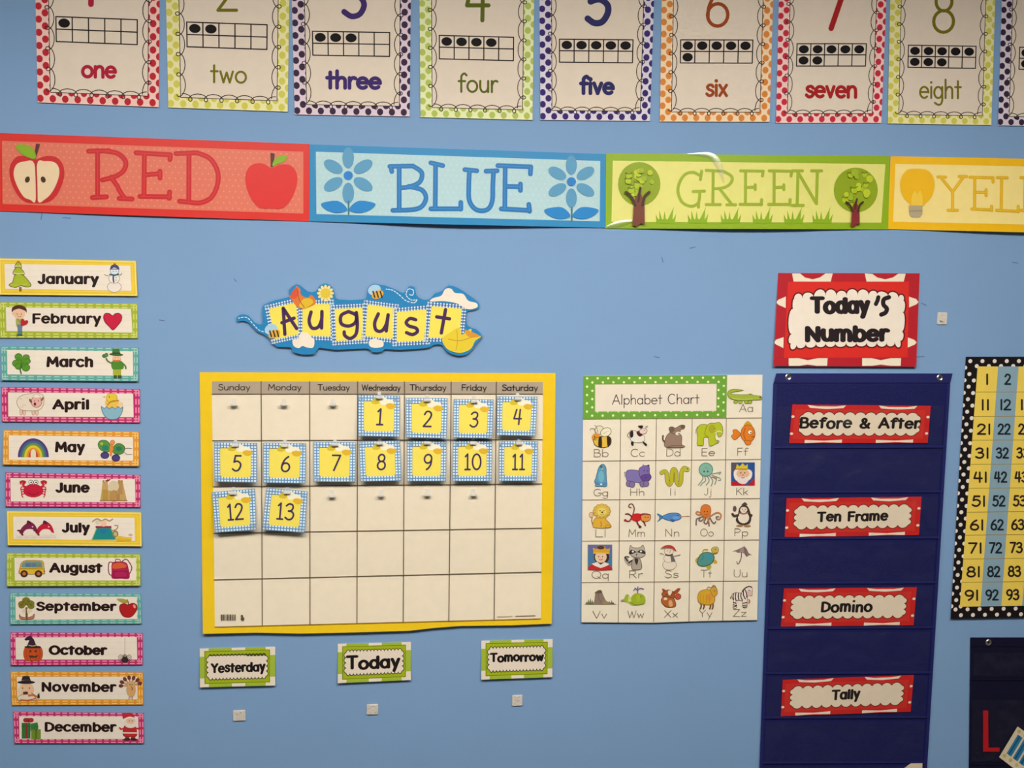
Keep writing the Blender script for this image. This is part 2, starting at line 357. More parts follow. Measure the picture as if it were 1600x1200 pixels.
# ================================================================== number posters along the top
POST = [  # BL, BR, x of left/right edge at y=0, dot colour, ground, ink colour, word(x0,x1,base,w), numeral
 ((59, 160), (248, 167.5), 55.5, 249.5, (190, 40, 52), (246, 205, 196), (178, 30, 60), ('one', 126.5, 183, 122.5, 5.4), 'red'),
 ((263, 168), (449.5, 174.5), 259.5, 452, (216, 208, 90), (238, 232, 176), (116, 112, 20), ('two', 328, 386, 130, 3.4), 'yellow'),
 ((460.5, 179), (640, 182), 456, 642, (62, 44, 70), (228, 208, 220), (66, 44, 110), ('three', 508, 597, 140, 6), 'plum'),
 ((657, 183), (832, 187.5), 655.5, 834.5, (184, 200, 98), (234, 238, 188), (92, 104, 24), ('four', 715, 779, 145, 3.4), 'lime green'),
 ((844.5, 187.5), (1015.5, 189), 843, 1022, (60, 44, 112), (226, 218, 230), (48, 46, 100), ('five', 904.7, 961, 148.5, 6), 'violet'),
 ((1031, 190), (1202.5, 190.5), 1034, 1208, (224, 138, 62), (250, 220, 182), (158, 70, 26), ('six', 1102, 1137.5, 151.5, 4.6), 'orange'),
 ((1212.5, 192), (1377, 192), 1217, 1385, (206, 44, 66), (250, 212, 206), (172, 32, 34), ('seven', 1257.5, 1339.5, 153.7, 5.2), 'crimson'),
 ((1387, 193), (1549, 195.5), 1391, 1555, (218, 210, 92), (240, 234, 176), (120, 112, 20), ('eight', 1436, 1503, 154.5, 3.2), 'lemon yellow'),
 ((1559.5, 196), (1720, 198.5), 1565.5, 1727, (56, 42, 66), (226, 212, 224), (66, 44, 110), None, 'dark purple'),
]
NUMER = ['1', '2', '3', '4', '5', '6', '7', '8', '9']
for i, (BL, BR, xl, xr, dotc, ground, inkc, word, cname) in enumerate(POST):
    Wd = BR[0] - BL[0]; H = Wd * 1.42
    TL = (BL[0] + (xl - BL[0]) * H / BL[1], BL[1] - H); TR = (BR[0] + (xr - BR[0]) * H / BR[1], BR[1] - H)
    q = [TL, TR, BR, BL]; T = quad(q, 100, 142); sc = 100 / Wd
    lab = ('number %s poster with a %s polka dot border and a ten frame' % (word[0], cname)) if word else 'dark purple polka dot number poster beside the number eight poster'
    c = Card('number_poster', q, ground, lab, 'poster', 'number posters in a row along the wall top', lift=tiltlift(TL[1], BL[1], 0, 0.0015))
    ik = c.ink('polka_dots', T); ik.flat = True
    r = 2.75
    for a in range(15):
        for b_ in range(21):
            x, y = b_ * 5.15 + 2.2, 138.5 - a * 10.9 - (b_ % 2) * 5.45
            if (y > 128 or y < 14) or x < 13 or x > 88: ik.ell(x, y, r, r * 1.12, dotc, 0, 12)
    c.put(ik, clip=q)
    ik = c.ink('centre_panel', T); ik.rect(10.5, 9, 91, 133.2, (232, 216, 198)); ik.line([(10.5, 9), (91, 9), (91, 133.2), (10.5, 133.2)], 0.6, (40, 34, 34), True); c.put(ik)
    ik = c.ink('scribbled_border', T); dk = (48, 38, 34)
    def troch(p, q_, nl, rs, ro, ph):
        L = math.hypot(q_[0] - p[0], q_[1] - p[1]); ux, uy = (q_[0] - p[0]) / L, (q_[1] - p[1]) / L; o = []
        for kk in range(nl * 14 + 1):
            th = 2 * math.pi * kk / 14 + ph; t_ = L * kk / (nl * 14); s_ = t_ - rs * math.sin(th); f_ = ro * math.cos(th)
            o.append((p[0] + ux * s_ - uy * f_, p[1] + uy * s_ + ux * f_))
        return o
    ik.line(troch((11, 12), (11, 131), 7, 5.0, 3.6, 0), 0.72, dk, nd=5)
    ik.line(troch((12, 133), (90, 133), 6, 4.2, 3.2, 3.1), 0.72, dk, nd=5)
    ik.line(troch((90, 131), (90, 12), 7, 5.0, 3.6, 3), 0.72, dk, nd=5)
    ik.line(troch((90, 9), (12, 9), 6, 4.2, 3.2, 0), 0.72, dk, nd=5)
    c.put(ik, stay=True)
    v0 = 142 - (51 + i * 0.5); v1 = v0 - 20.6 - i * 0.1; u0, u1 = 16.2 + i * 0.3, 82 + i * 0.15
    ik = c.ink('ten_frame', T); cw = (u1 - u0) / 5; ch = (v0 - v1) / 2
    for k in range(6): ik.line([(u0 + cw * k, v1), (u0 + cw * k, v0)], 1.0, (38, 30, 30))
    for k in range(3): ik.line([(u0, v1 + ch * k), (u1, v1 + ch * k)], 1.0, (38, 30, 30))
    for k in range(i + 1): ik.ell(u0 + cw * (k % 5 + 0.5), v1 + ch * (k // 5 + 0.5), cw * 0.36, ch * 0.37, (22, 18, 20))
    c.put(ik, stay=True)
    if word:
        ik = c.ink('number_word'); tx, x0, x1, base, ww = word
        ik.text(tx, x0, x1, base, 32, ww, inkc, slope=0.02 if i < 2 else 0.01, lean=0.0); c.put(ik, stay=True)
    nb = [(149.5, 11, 9, 24), (355, 18.5, 5, 34), (553, 30, 9, 40), (746, 35, 6.4, 40), (934, 41, 10, 42), (1121, 43.5, 5.4, 37), (1304, 48.5, 8.5, 36), (1474, 53, 5, 36), (1640, 55, 9, 38)][i]
    ik = c.ink('numeral'); x_, y_, ww, wid = nb
    ik.text(NUMER[i], x_ - wid / 2, x_ + wid / 2, y_, 68, ww, inkc, lean=0.02); c.put(ik, stay=True)

# ================================================================== colour word strips
def strip(quadpts, panel, border, pcol, label, dots=None, bulge=0.006, glossy=GLOSS):
    TL, TR, BR, BL = quadpts
    NC = 14; xs = [TL[0] - 3 + (TR[0] + 6 - TL[0]) * k / NC for k in range(NC + 1)]; gs = [0.0006 + bulge * math.sin(math.pi * k / NC) ** 2 for k in range(NC + 1)]
    def lift(x, y):                            # bows off the wall towards its middle, straight between the cuts
        k = max(0, min(NC - 1, int((x - xs[0]) / (xs[1] - xs[0])))); return gs[k] + (gs[k + 1] - gs[k]) * (x - xs[k]) / (xs[1] - xs[0])
    c = Card('colour_word_strip', quadpts, border, label, 'poster', 'colour word strips in a row', lift=lift, mat=glossy, cuts=[('x', v) for v in xs[1:-1]], eps=0.1)
    ik = c.ink('pattern_panel'); ik.poly(panel, pcol)
    if dots:
        T = quad(panel, 100, 22)
        for a in range(11):
            for b_ in range(50):
                x, y = b_ * 2 + (a % 2) + 0.5, a * 2 + 1
                if x < 99.5: ik.f.append(([T(x + 0.38 * math.cos(t), y + 0.42 * math.sin(t)) for t in (0.8, 2.35, 3.9, 5.5)], ik.z + ik.eps, dots))
        ik.z += ik.eps
    c.put(ik); return c
def slab(ik, strokes, wd, col, core=None):
    for s_ in strokes:
        (ik.curve if s_[0] == 's' else ik.line)(s_[1:], wd, col)
    if core:
        for s_ in strokes: (ik.curve if s_[0] == 's' else ik.line)(s_[1:], wd * 0.22, core)

# RED
c = strip([(-7, 207.5), (483.3, 225), (483, 345.8), (-6, 329.5)], [(3, 220), (474, 237), (474, 333.7), (4, 318.7)], (222, 44, 34), (228, 118, 94), 'red colour word strip with a halved apple and a whole apple', (234, 140, 116), 0.003)
T = frame(0, 190, 3.2)
ik = c.ink('lettering', T)
slab(ik, ['l488,145 488,378', 'l443,148 545,146', 's530,148 590,160 628,200 618,245 575,275 512,292', 's555,278 585,320 600,350 622,382', 'l596,384 660,387', 'l462,380 532,376',
          'l722,160 720,372', 'l680,156 852,166', 'l852,166 850,190', 'l728,266 800,260', 'l800,248 800,282', 'l700,374 848,376', 'l848,352 846,384',
          'l945,168 944,392', 'l880,160 985,156', 's985,156 1050,185 1088,250 1086,320 1055,380 1000,406 940,402 898,398'], 25, (206, 28, 36), (218, 52, 52)); c.put(ik)
ik = c.ink('halved_apple_picture', T)
ik.blob('172,190 130,172 80,178 48,230 55,300 90,370 130,402 185,408 240,402 285,365 318,290 318,225 285,180 230,172', (206, 34, 38))
ik.blob('172,212 120,200 82,215 68,262 85,320 118,375 150,390 178,392', (240, 212, 172)); ik.blob('188,392 225,388 262,350 290,290 296,240 275,205 225,198 186,212', (240, 212, 172))
ik.curve('178,195 182,290 184,395', 9, (184, 44, 44)); ik.ell(137, 290, 12, 16, (70, 44, 26), 20); ik.ell(216, 290, 12, 16, (70, 44, 26), -20)
ik.poly('178,182 200,112 180,110 170,178', (92, 40, 34)); ik.blob('176,186 120,170 82,135 88,115 140,118 172,145', (138, 178, 28)); c.put(ik, stay=True)
ik = c.ink('apple_picture', T)
ik.blob('1358,232 1315,210 1262,215 1230,255 1230,320 1258,390 1300,432 1355,434 1410,434 1455,390 1484,315 1482,255 1450,218 1400,215', (224, 44, 40))
ik.poly('1354,228 1352,156 1374,160 1366,228', (92, 40, 34)); ik.blob('1362,222 1375,185 1410,168 1436,172 1420,200 1390,210', (138, 178, 28)); c.put(ik, stay=True)
# BLUE
c = strip([(484, 225.6), (946.5, 240.6), (946, 356), (484, 346)], [(493.5, 237), (938, 251.5), (937, 345.8), (494.5, 334.5)], (42, 140, 196), (182, 215, 220), 'blue colour word strip with two big daisies', (192, 222, 230), 0.009)
T = frame(470, 200, 3.2)
ik = c.ink('lettering', T)
slab(ik, ['l492,200 492,405', 'l445,192 560,190', 'l450,192 455,218', 's560,190 604,222 596,268 550,292 498,300', 's540,292 605,310 626,350 605,392 560,408 460,412',
          'l674,188 672,402', 'l650,174 710,188', 'l650,404 800,404', 'l800,372 800,406', 's843,212 840,290 842,360 868,402 905,414 940,402 958,360 960,290 964,215', 'l820,208 880,214', 'l926,216 982,214',
          'l1022,200 1020,402', 'l985,188 1150,194', 'l1150,194 1148,230', 'l1030,292 1098,294', 'l1098,280 1098,312', 'l1002,404 1144,412', 'l1140,382 1144,416'], 24, (28, 118, 188), (50, 140, 202)); c.put(ik)
for (fx, fy) in ((237, 237), (1353, 268)):
    ik = c.ink('flower_picture', T); sk = 1 if fx < 500 else 0.94
    for k in range(6):
        a = math.radians(30 + 60 * k + 60); ik.ell(fx + 86 * sk * math.cos(a), fy + 88 * sk * math.sin(a), 52 * sk, 29 * sk, (88, 156, 196), math.degrees(a), 20)
    ik.line([(fx + 2, fy + 130), (fx + 2, fy + 195)], 8, (60, 120, 130))
    for sg in (-1, 1): ik.blob([(fx + sg * 4, fy + 172), (fx + sg * 50, fy + 128), (fx + sg * 134, fy + 140), (fx + sg * 110, fy + 172), (fx + sg * 55, fy + 188)], (26, 134, 206))
    ik.ell(fx, fy, 23, 22, (28, 128, 206)); c.put(ik, stay=True)
# GREEN
c = strip([(947, 239.7), (1390, 243.7), (1388, 358.5), (946.2, 357)], [(957.5, 251), (1383.5, 256.5), (1377, 347.8), (955.3, 346.8)], (146, 180, 22), (233, 228, 130), 'green colour word strip with two round trees and grass tufts', None, 0.008)
T = frame(930, 210, 3.2)
ik = c.ink('lettering', T)
E_ = lambda x: ['l%d,186 %d,344' % (x, x - 1), 'l%d,182 %d,184' % (x - 25, x + 88), 'l%d,184 %d,208' % (x + 88, x + 84), 'l%d,266 %d,263' % (x + 4, x + 48), 'l%d,252 %d,276' % (x + 48, x + 48), 'l%d,350 %d,350' % (x - 28, x + 80), 'l%d,326 %d,352' % (x + 80, x + 78)]
slab(ik, ['s522,205 490,190 450,200 422,240 414,290 436,340 480,360 514,344 522,310 522,288', 'l490,286 546,284', 'l532,184 526,226', 'l518,336 516,364',
          'l590,188 588,345', 'l555,180 640,184', 's640,184 682,210 680,240 650,264 600,272', 'l622,272 680,346', 'l555,351 625,351', 'l658,352 702,352'] + E_(752) + E_(895)
     + ['l1014,186 1010,350', 'l1012,186 1106,346', 'l1106,346 1111,186', 'l985,182 1036,182', 'l1082,182 1132,182', 'l985,355 1040,355'], 15, (160, 180, 40)); c.put(ik)
for gx in (355, 515, 680, 838, 995, 1138):
    ik = c.ink('grass_tuft_picture', T)
    for (a, b_, h) in ((-40, -52, 42), (-25, -34, 62), (-8, -8, 58), (8, 40, 82), (22, 34, 60), (34, 50, 45)):
        ik.poly([(gx + a - 9, 442), (gx + b_, 442 - h), (gx + a + 9, 442)], (142, 180, 20))
    ik.rect(gx - 46, 424, gx + 44, 444, (142, 180, 20)); c.put(ik, stay=True)
for (tx, ty, rx, ry, tb) in ((220, 248, 106, 110, 455), (1303, 278, 110, 112, 458)):
    ik = c.ink('tree_picture', T); ik.ell(tx, ty, rx, ry, (146, 168, 20), 0, 28); rn = random.Random(tx)
    for k in range(20):
        a = rn.uniform(0, 6.28); rr = rn.uniform(0.1, 0.8); x, y = tx + rx * rr * math.cos(a), ty + ry * (rr * math.sin(a) - 0.08); s_ = rn.uniform(10, 20)
        ik.z += 0.02; ik.ell(x, y, s_, s_, [(178, 200, 26), (164, 186, 36), (192, 208, 44)][k % 3], 0, 10)
        if k % 3 == 0: ik.curve([(x - s_, y - s_ * 1.1), (x, y - s_ * 0.7), (x + s_, y - s_ * 1.2)], 5, (110, 120, 16))
    br = (122, 64, 46) if tx < 500 else (134, 44, 44); f = 1 if tx < 500 else 0.72
    ik.poly([(tx - 34 * f, tb), (tx - 26 * f, tb - 120 * f), (tx, tb - 175 * f), (tx + 26 * f, tb - 120 * f), (tx + 28 * f, tb), (tx + 10, tb - 12), (tx - 12, tb + 6)], br)
    dkb = (72, 40, 26)
    ik.curve([(tx - 20 * f, tb - 100 * f), (tx - 38 * f, tb - 140 * f), (tx - 66 * f, tb - 166 * f)], 11 * f + 2, dkb); ik.curve([(tx + 16 * f, tb - 100 * f), (tx + 28 * f, tb - 145 * f), (tx + 50 * f, tb - 166 * f)], 11 * f + 2, dkb)
    ik.curve([(tx - 4, tb - 120 * f), (tx, tb - 150 * f), (tx + 6, tb - 188 * f)], 9 * f + 2, dkb); c.put(ik, stay=True)
def crease(card, path, wpx, h):                # raised wrinkle of the laminating film
    q = spl(pt(path), False, 5); bm = bmesh.new(); rows = []
    for k, p in enumerate(q):
        a, b_ = q[max(k - 1, 0)], q[min(k + 1, len(q) - 1)]; L = math.hypot(b_[0] - a[0], b_[1] - a[1]); nx, ny = -(b_[1] - a[1]) / L, (b_[0] - a[0]) / L; t_ = math.sin(math.pi * (k + 0.3) / (len(q) - 0.4))
        rows.append([bm.verts.new(P(p[0] + nx * e * wpx * t_, p[1] + ny * e * wpx * t_, card.lift(*p) + card.t + 0.0014 + h * t_ * (1 - e * e)) - card.o3) for e in (-1, -0.5, 0, 0.5, 1)])
    for a, b_ in zip(rows, rows[1:]):
        for k in range(4): bm.faces.new((a[k], a[k + 1], b_[k + 1], b_[k]))
    bm_obj('film_wrinkle', bm, CREASE, card.o, smooth=True)
crease(c, '1072,241 1105,242 1118,250 1125,264 1131,286', 6, 0.0007); crease(c, '947,355 968,350 992,345', 5, 0.0007)
# YELLOW
c = strip([(1391.5, 244), (1822, 252), (1815, 368), (1387, 358)], [(1399, 256), (1813, 264), (1807, 355), (1395.5, 346.5)], (252, 194, 18), (255, 230, 146), 'yellow colour word strip with a light bulb picture', None, 0.008)
T = frame(1300, 210, 5.3333)
ik = c.ink('lettering', T)
L_ = lambda x: ['l%d,365 %d,625' % (x, x - 4), 'l%d,360 %d,362' % (x - 36, x + 46), 'l%d,632 %d,642' % (x - 42, x + 138), 'l%d,600 %d,645' % (x + 138, x + 138)]
slab(ik, ['l905,356 1005,480', 'l1096,354 1005,480', 'l1005,480 1005,630', 'l882,355 946,357', 'l1060,351 1122,352', 'l968,633 1044,633', 'l1190,365 1188,620', 'l1150,357 1342,362', 'l1342,362 1342,398', 'l1195,482 1284,484', 'l1284,462 1284,510', 'l1165,622 1330,630', 'l1330,600 1330,634']
     + L_(1414) + L_(1610) + ['s1890,375 1825,430 1810,510 1840,600 1895,640 1950,600 1975,510 1955,420 1890,375', 'l2040,375 2090,640', 'l2090,640 2150,440', 'l2150,440 2205,645', 'l2205,645 2255,380', 'l2010,372 2075,374', 'l2225,380 2290,382'], 26, (238, 186, 22), (248, 204, 60)); c.put(ik)
for ox in (0, 1800):
    ik = c.ink('light_bulb_picture', T)
    ik.blob([(ox + x, y + ox * 0.016) for x, y in pt('712,285 620,300 572,380 572,460 600,530 645,575 660,600 755,600 780,575 830,520 855,440 845,360 800,302')], (250, 192, 20))
    ik.blob([(ox + x, y + ox * 0.016) for x, y in pt('665,520 690,470 710,500 735,465 755,530 745,598 668,598')], (252, 208, 70))
    ik.poly([(ox + x, y + ox * 0.016) for x, y in pt('642,592 755,592 752,665 735,690 665,690 644,665')], (186, 170, 136)); ik.line([(ox + 648, 640 + ox * 0.016), (ox + 750, 636 + ox * 0.016)], 9, (160, 146, 116)); c.put(ik, stay=True)

# ================================================================== month cards
MAG = ((198, 48, 110), (244, 150, 180)); LIM = ((170, 186, 52), (216, 220, 120)); TEA = ((96, 172, 164), (168, 208, 196)); ORA = ((232, 154, 48), (248, 204, 120)); YEL = ((240, 202, 56), (250, 226, 120))
MON = [  # word, outer quad, inner quad, colours, text x0, x1, baseline, cap, label, bottom lift
 ('January', '-2,403.5 212.5,407.5 214.7,462.5 -1,460.5', '7,412.3 203.6,415 205.5,454.3 8,451.5', YEL, 58.4, 154.7, 444, 15.6, 'January month card with a green fir tree and a snowman', 3),
 ('February', '-1,472 215,474.5 215.5,528.8 0,528', '9,480 204.6,482.6 207,519.8 10,517.3', LIM, 50.6, 158.2, 505.8, 15.4, 'February month card with a boy and a red heart', 1.5),
 ('March', '1,541 216.5,543 216,595.8 2,594.2', '11,546.8 207.5,549 208,587.3 11.5,585', TEA, 72.4, 145.6, 573.8, 16.2, 'March month card with a green clover and a leprechaun', 3.5),
 ('April', '2,604.6 218.7,608.3 218.7,660.5 3,659', '12.6,613 208,615 208.8,652 13,650.6', MAG, 81.6, 139.2, 640, 15.5, 'April month card with a lamb and a hatching chick', 2),
 ('May', '5,672 217.3,674.5 217.3,728.5 4.2,726', '13.6,680 207.9,683 208,720 14,718.5', ORA, 85.8, 133, 706.8, 16, 'May month card with a rainbow and a butterfly', 3.5),
 ('June', '8.4,738 219.4,742 219.4,792.5 8.7,791.5', '16.2,747 211,748.5 211.6,785 16.9,783.5', MAG, 86.5, 140.4, 770, 15.5, 'June month card with a red crab and a sandcastle', 2),
 ('July', '10.5,798.5 220.8,800.5 221.5,853.5 12,852', '20.4,807 210,809 211,845 20.8,842.3', YEL, 96.3, 140.6, 832.3, 15, 'July month card with two dolphins and a beach tub', 3.5),
 ('August', '10.5,864 219.4,866 219.5,915.2 10.5,916', '22.5,871.5 212.4,872 213,907 23.2,907', LIM, 76.6, 160.3, 895, 15, 'August month card with a yellow school bus and a backpack', 3.5),
 ('September', '15.5,926 220,928 221.5,974.6 16,975.5', '24,932.5 213.8,932.5 214.5,967.3 24.4,968.5', TEA, 56.3, 182.5, 954.6, 13.8, 'September month card with a tree and a red apple', 2),
 ('October', '16.3,988 223,989 223,1038.5 17,1039.5', '24,996 213.8,995 214.5,1030.5 24.7,1030.5', MAG, 76, 167.9, 1023.5, 14.6, 'October month card with a witch hat pumpkin and a spider', 2),
 ('November', '16.3,1049 223.8,1050.5 223.8,1101 18.4,1102', '26.2,1057.5 214.5,1057.5 215,1093 27,1092.8', ORA, 65, 182.3, 1081, 14.6, 'November month card with a pilgrim and a turkey', 1.5),
 ('December', '20.5,1112 224.5,1114 225,1161.5 22.7,1161.5', '29.7,1119 216,1119.5 216.7,1154.5 30.4,1155', MAG, 69.8, 182.3, 1143.5, 14.6, 'December month card with green gifts and a Santa', 2),
]
SKIN = (240, 196, 160); K = OUT
def pic_tree(i):
    for d in ('205,58 240,110 225,140 180,140 165,112', '200,120 270,185 250,215 165,210 145,180', '195,195 265,220 345,320 300,345 230,330 170,350 100,325 140,290 160,225'): i.ob(d, (172, 188, 40), (116, 96, 52), 8)
    i.line('165,112 245,112', 8, (240, 220, 190)); i.curve('150,190 200,196 285,190', 9, (238, 220, 190)); i.curve('120,318 200,326 300,310', 7, (196, 206, 90)); i.rect(212, 345, 240, 392, (158, 104, 40)); i.ell(203, 66, 14, 14, (190, 130, 40))
def pic_snowman(i):
    i.oe(1270, 345, 78, 58, (240, 228, 216), (180, 160, 150), 7); i.oe(1268, 250, 60, 55, (242, 232, 220), (170, 156, 150), 6); i.oe(1272, 165, 48, 44, (226, 232, 238), (120, 130, 150), 6)
    i.blob('1225,150 1235,108 1275,95 1315,112 1322,150 1270,128', (64, 72, 112)); i.line('1222,146 1325,146', 10, (120, 96, 130)); i.ell(1274, 92, 13, 12, (150, 70, 90)); i.ell(1258, 172, 5, 5, K); i.ell(1290, 172, 5, 5, K)
    i.curve('1222,205 1270,214 1316,202', 18, (50, 110, 120)); i.curve('1262,210 1258,250 1264,290', 17, (60, 76, 130)); i.curve('1330,215 1345,205 1352,192', 7, (120, 80, 50)); i.curve('1205,218 1180,215 1160,205', 7, (160, 130, 100))
    for y in (240, 268): i.ell(1290, y, 5, 5, K)
def pic_boy(i):
    i.rect(195, 820, 248, 880, (88, 134, 128)); i.blob('185,690 250,690 256,740 248,790 190,790 176,740', (172, 176, 90)); i.poly('190,760 250,760 246,830 196,830', (110, 130, 160)); i.ell(214, 640, 66, 62, SKIN, 0); i.ell(148, 640, 16, 18, SKIN)
    i.blob('132,625 136,575 180,548 240,548 290,580 296,630 275,608 215,586 160,600', (88, 44, 36)); i.ell(192, 645, 5, 7, K); i.ell(236, 645, 5, 7, K); i.curve('196,668 214,676 236,668', 5, (190, 90, 70))
    i.curve('196,700 230,735 262,745', 16, (150, 156, 80)); i.blob('235,705 262,700 275,718 300,712 314,735 290,765 240,776 230,750', (186, 38, 50)); i.rect(186, 872, 250, 886, (70, 70, 60))
def pic_heart(i): i.ob('1250,665 1215,640 1170,640 1150,680 1168,735 1215,785 1255,820 1300,780 1345,720 1352,668 1320,638 1280,642', (206, 32, 66), (120, 20, 40), 9)
def pic_clover(i):
    for (x, y, r) in ((205, 160, 40), (290, 170, 38), (180, 232, 42), (288, 280, 44), (205, 265, 38), (308, 208, 30)): i.oe(x, y, r, r * 0.9, (92, 150, 44), (60, 110, 36), 7)
    i.ell(245, 215, 42, 46, (86, 146, 34)); i.curve('240,235 225,300 235,345', 14, (64, 104, 40)); i.line('245,215 195,165', 4, (56, 106, 34)); i.line('245,215 290,280', 4, (56, 106, 34))
def pic_lepre(i):
    i.rect(1256, 290, 1346, 365, (170, 176, 58)); i.rect(1262, 365, 1300, 402, (66, 84, 46)); i.rect(1308, 365, 1350, 402, (66, 84, 46)); i.blob('1240,215 1300,205 1360,215 1372,290 1300,300 1245,292', (80, 138, 44)); i.ell(1296, 172, 50, 40, SKIN)
    i.blob('1250,185 1262,210 1300,216 1335,205 1345,180 1330,195 1265,195', (204, 110, 44)); i.ell(1292, 135, 80, 16, (60, 100, 50), 3); i.poly('1246,128 1250,70 1325,66 1336,130', (70, 118, 56)); i.rect(1246, 112, 1338, 126, (44, 60, 40))
    i.curve('1250,235 1200,210 1180,180', 18, (92, 120, 60)); i.ell(1160, 150, 26, 22, (70, 110, 64)); i.ell(1182, 140, 22, 24, (84, 130, 70)); i.curve('1360,230 1392,262 1398,290', 18, (80, 128, 50)); i.ell(1280, 170, 4, 5, K); i.ell(1310, 170, 4, 5, K)
def pic_lamb(i):
    for x in (235, 270, 370, 410): i.oe(x, 775, 16, 36, (236, 200, 184), (190, 130, 110), 5)
    i.ob('190,640 240,590 330,570 400,560 470,580 490,640 470,720 420,755 330,760 240,750 195,700', (240, 224, 204), (180, 160, 130), 7)
    for x, y in ((230, 620), (270, 690), (300, 610), (240, 710)): i.curve([(x - 16, y), (x, y + 12), (x + 16, y)], 4, (200, 180, 150))
    i.oe(405, 660, 60, 62, (238, 180, 170), (150, 90, 80), 6); i.ell(340, 650, 26, 13, (130, 84, 72), 60); i.ell(470, 630, 26, 12, (150, 100, 84), 120); i.ell(388, 685, 14, 18, (84, 50, 44)); i.ell(385, 650, 5, 7, K); i.ell(425, 650, 5, 7, K); i.ob('370,590 400,575 440,590 440,615 375,615', (244, 230, 212), (190, 170, 150), 5)
def pic_chick(i):
    i.ell(1245, 670, 78, 70, (238, 196, 84)); i.oe(1240, 615, 62, 50, (232, 204, 62), (200, 150, 50), 6); i.poly('1165,615 1140,606 1168,598', (226, 130, 40)); i.ell(1215, 606, 6, 7, K); i.curve('1195,695 1240,655 1320,648', 10, (190, 110, 40)); i.ell(1335, 690, 34, 24, (246, 206, 150), -30)
    i.ob('1125,712 1160,735 1185,712 1215,742 1245,715 1280,742 1310,712 1340,735 1364,715 1352,790 1305,845 1240,858 1180,835 1140,780', (140, 186, 204), (84, 124, 150), 7, 2)
def pic_rainbow(i):
    for k, cl_ in enumerate([(84, 60, 120), (70, 104, 150), (110, 150, 60), (226, 200, 60), (232, 146, 48), (200, 60, 44)]):
        rx, ry = 172 - k * 24, 205 - k * 26; i.poly([(370 - rx, 330)] + [(370 - rx * math.cos(t), 325 - ry * math.sin(t)) for t in (math.pi * j / 20 for j in range(21))] + [(370 + rx, 330)], cl_)
    i.poly([(340, 330)] + [(370 - 30 * math.cos(t), 290 - 48 * math.sin(t)) for t in (math.pi * j / 12 for j in range(13))] + [(400, 330)], CREAM)
def pic_butterfly(i):
    i.ob('1235,215 1190,150 1120,145 1090,185 1110,240 1165,270 1225,260', (92, 150, 60), (60, 100, 50), 7); i.ob('1255,225 1300,180 1350,185 1385,220 1370,280 1310,300 1260,280', (84, 144, 66), (60, 100, 50), 7)
    i.ell(1170, 225, 36, 30, (40, 130, 120)); i.ell(1320, 235, 34, 26, (40, 120, 96)); i.ell(1130, 180, 16, 16, (180, 190, 70)); i.oe(1165, 308, 45, 36, (84, 66, 130), (50, 40, 70), 8); i.oe(1288, 338, 44, 36, (74, 62, 130), (50, 40, 70), 8)
    i.ell(1238, 235, 19, 88, (230, 140, 60), 6); i.oe(1250, 165, 26, 24, (236, 150, 70), (190, 100, 50), 5); i.curve('1380,235 1420,228 1465,232', 5, (120, 110, 100)); i.curve('1380,270 1410,295 1465,298', 5, (130, 120, 110))
def pic_crab(i):
    r = (204, 30, 62)
    for sg in (-1, 1):
        for k in range(4): i.curve([(370 + sg * 95, 665 + k * 24), (370 + sg * 130, 660 + k * 28), (370 + sg * (140 - k * 8), 690 + k * 28)], 11, r)
        i.curve([(370 + sg * 80, 660), (370 + sg * 118, 640), (370 + sg * 112, 620)], 16, r); i.blob([(370 + sg * 90, 625), (370 + sg * 80, 600), (370 + sg * 115, 585), (370 + sg * 152, 600), (370 + sg * 140, 635), (370 + sg * 118, 612), (370 + sg * 105, 640)], (190, 34, 54))
    i.ell(370, 702, 112, 74, r); i.curve('310,720 370,748 430,720', 7, (140, 16, 40))
    for x in (344, 398): i.oe(x, 608, 24, 24, (250, 244, 236), (90, 60, 60), 6); i.ell(x + 2, 610, 9, 10, K)
def pic_castle(i):
    sd, dk = (202, 164, 104), (168, 128, 70)
    i.poly('1112,812 1125,740 1140,600 1195,600 1205,700 1260,690 1300,690 1312,590 1330,580 1362,592 1385,700 1410,812', sd); i.rect(1138, 690, 1200, 812, (190, 150, 70)); i.rect(1310, 600, 1362, 740, (188, 142, 88)); i.rect(1255, 740, 1330, 812, (182, 132, 78))
    i.ell(1262, 652, 60, 62, (222, 204, 170)); i.ob('1225,740 1250,705 1290,705 1300,745 1298,812 1230,812', (190, 148, 90), dk, 5)
    for x in (1140, 1176, 1310, 1346): i.rect(x, 586, x + 18, 606, dk)
    i.line('1192,600 1192,572', 6, K); i.poly('1160,590 1240,568 1205,600', (150, 44, 44)); i.line('1112,812 1412,812', 10, dk)
def pic_dolphins(i):
    for ox, cl_ in ((0, (128, 34, 78)), (180, (198, 30, 56))):
        i.blob([(ox + x, y) for x, y in pt('215,262 245,205 300,160 350,150 395,190 420,262 395,262 372,232 330,225 290,232 262,262 250,290 225,275')], cl_); i.blob([(ox + x, y) for x, y in pt('300,168 305,130 340,142 352,165')], (96, 30, 50)); i.blob([(ox + x, y) for x, y in pt('250,262 190,245 205,232 240,240')], (100, 40, 52)); i.blob([(ox + x, y) for x, y in pt('225,258 262,290 240,295')], (100, 40, 52)); i.ell(ox + 362, 200, 9, 7, (240, 200, 210))
    for y in (300, 318): i.curve([(180 + 40 * k, y + (6 if k % 2 else 0)) for k in range(12)], 4, (206, 176, 176))
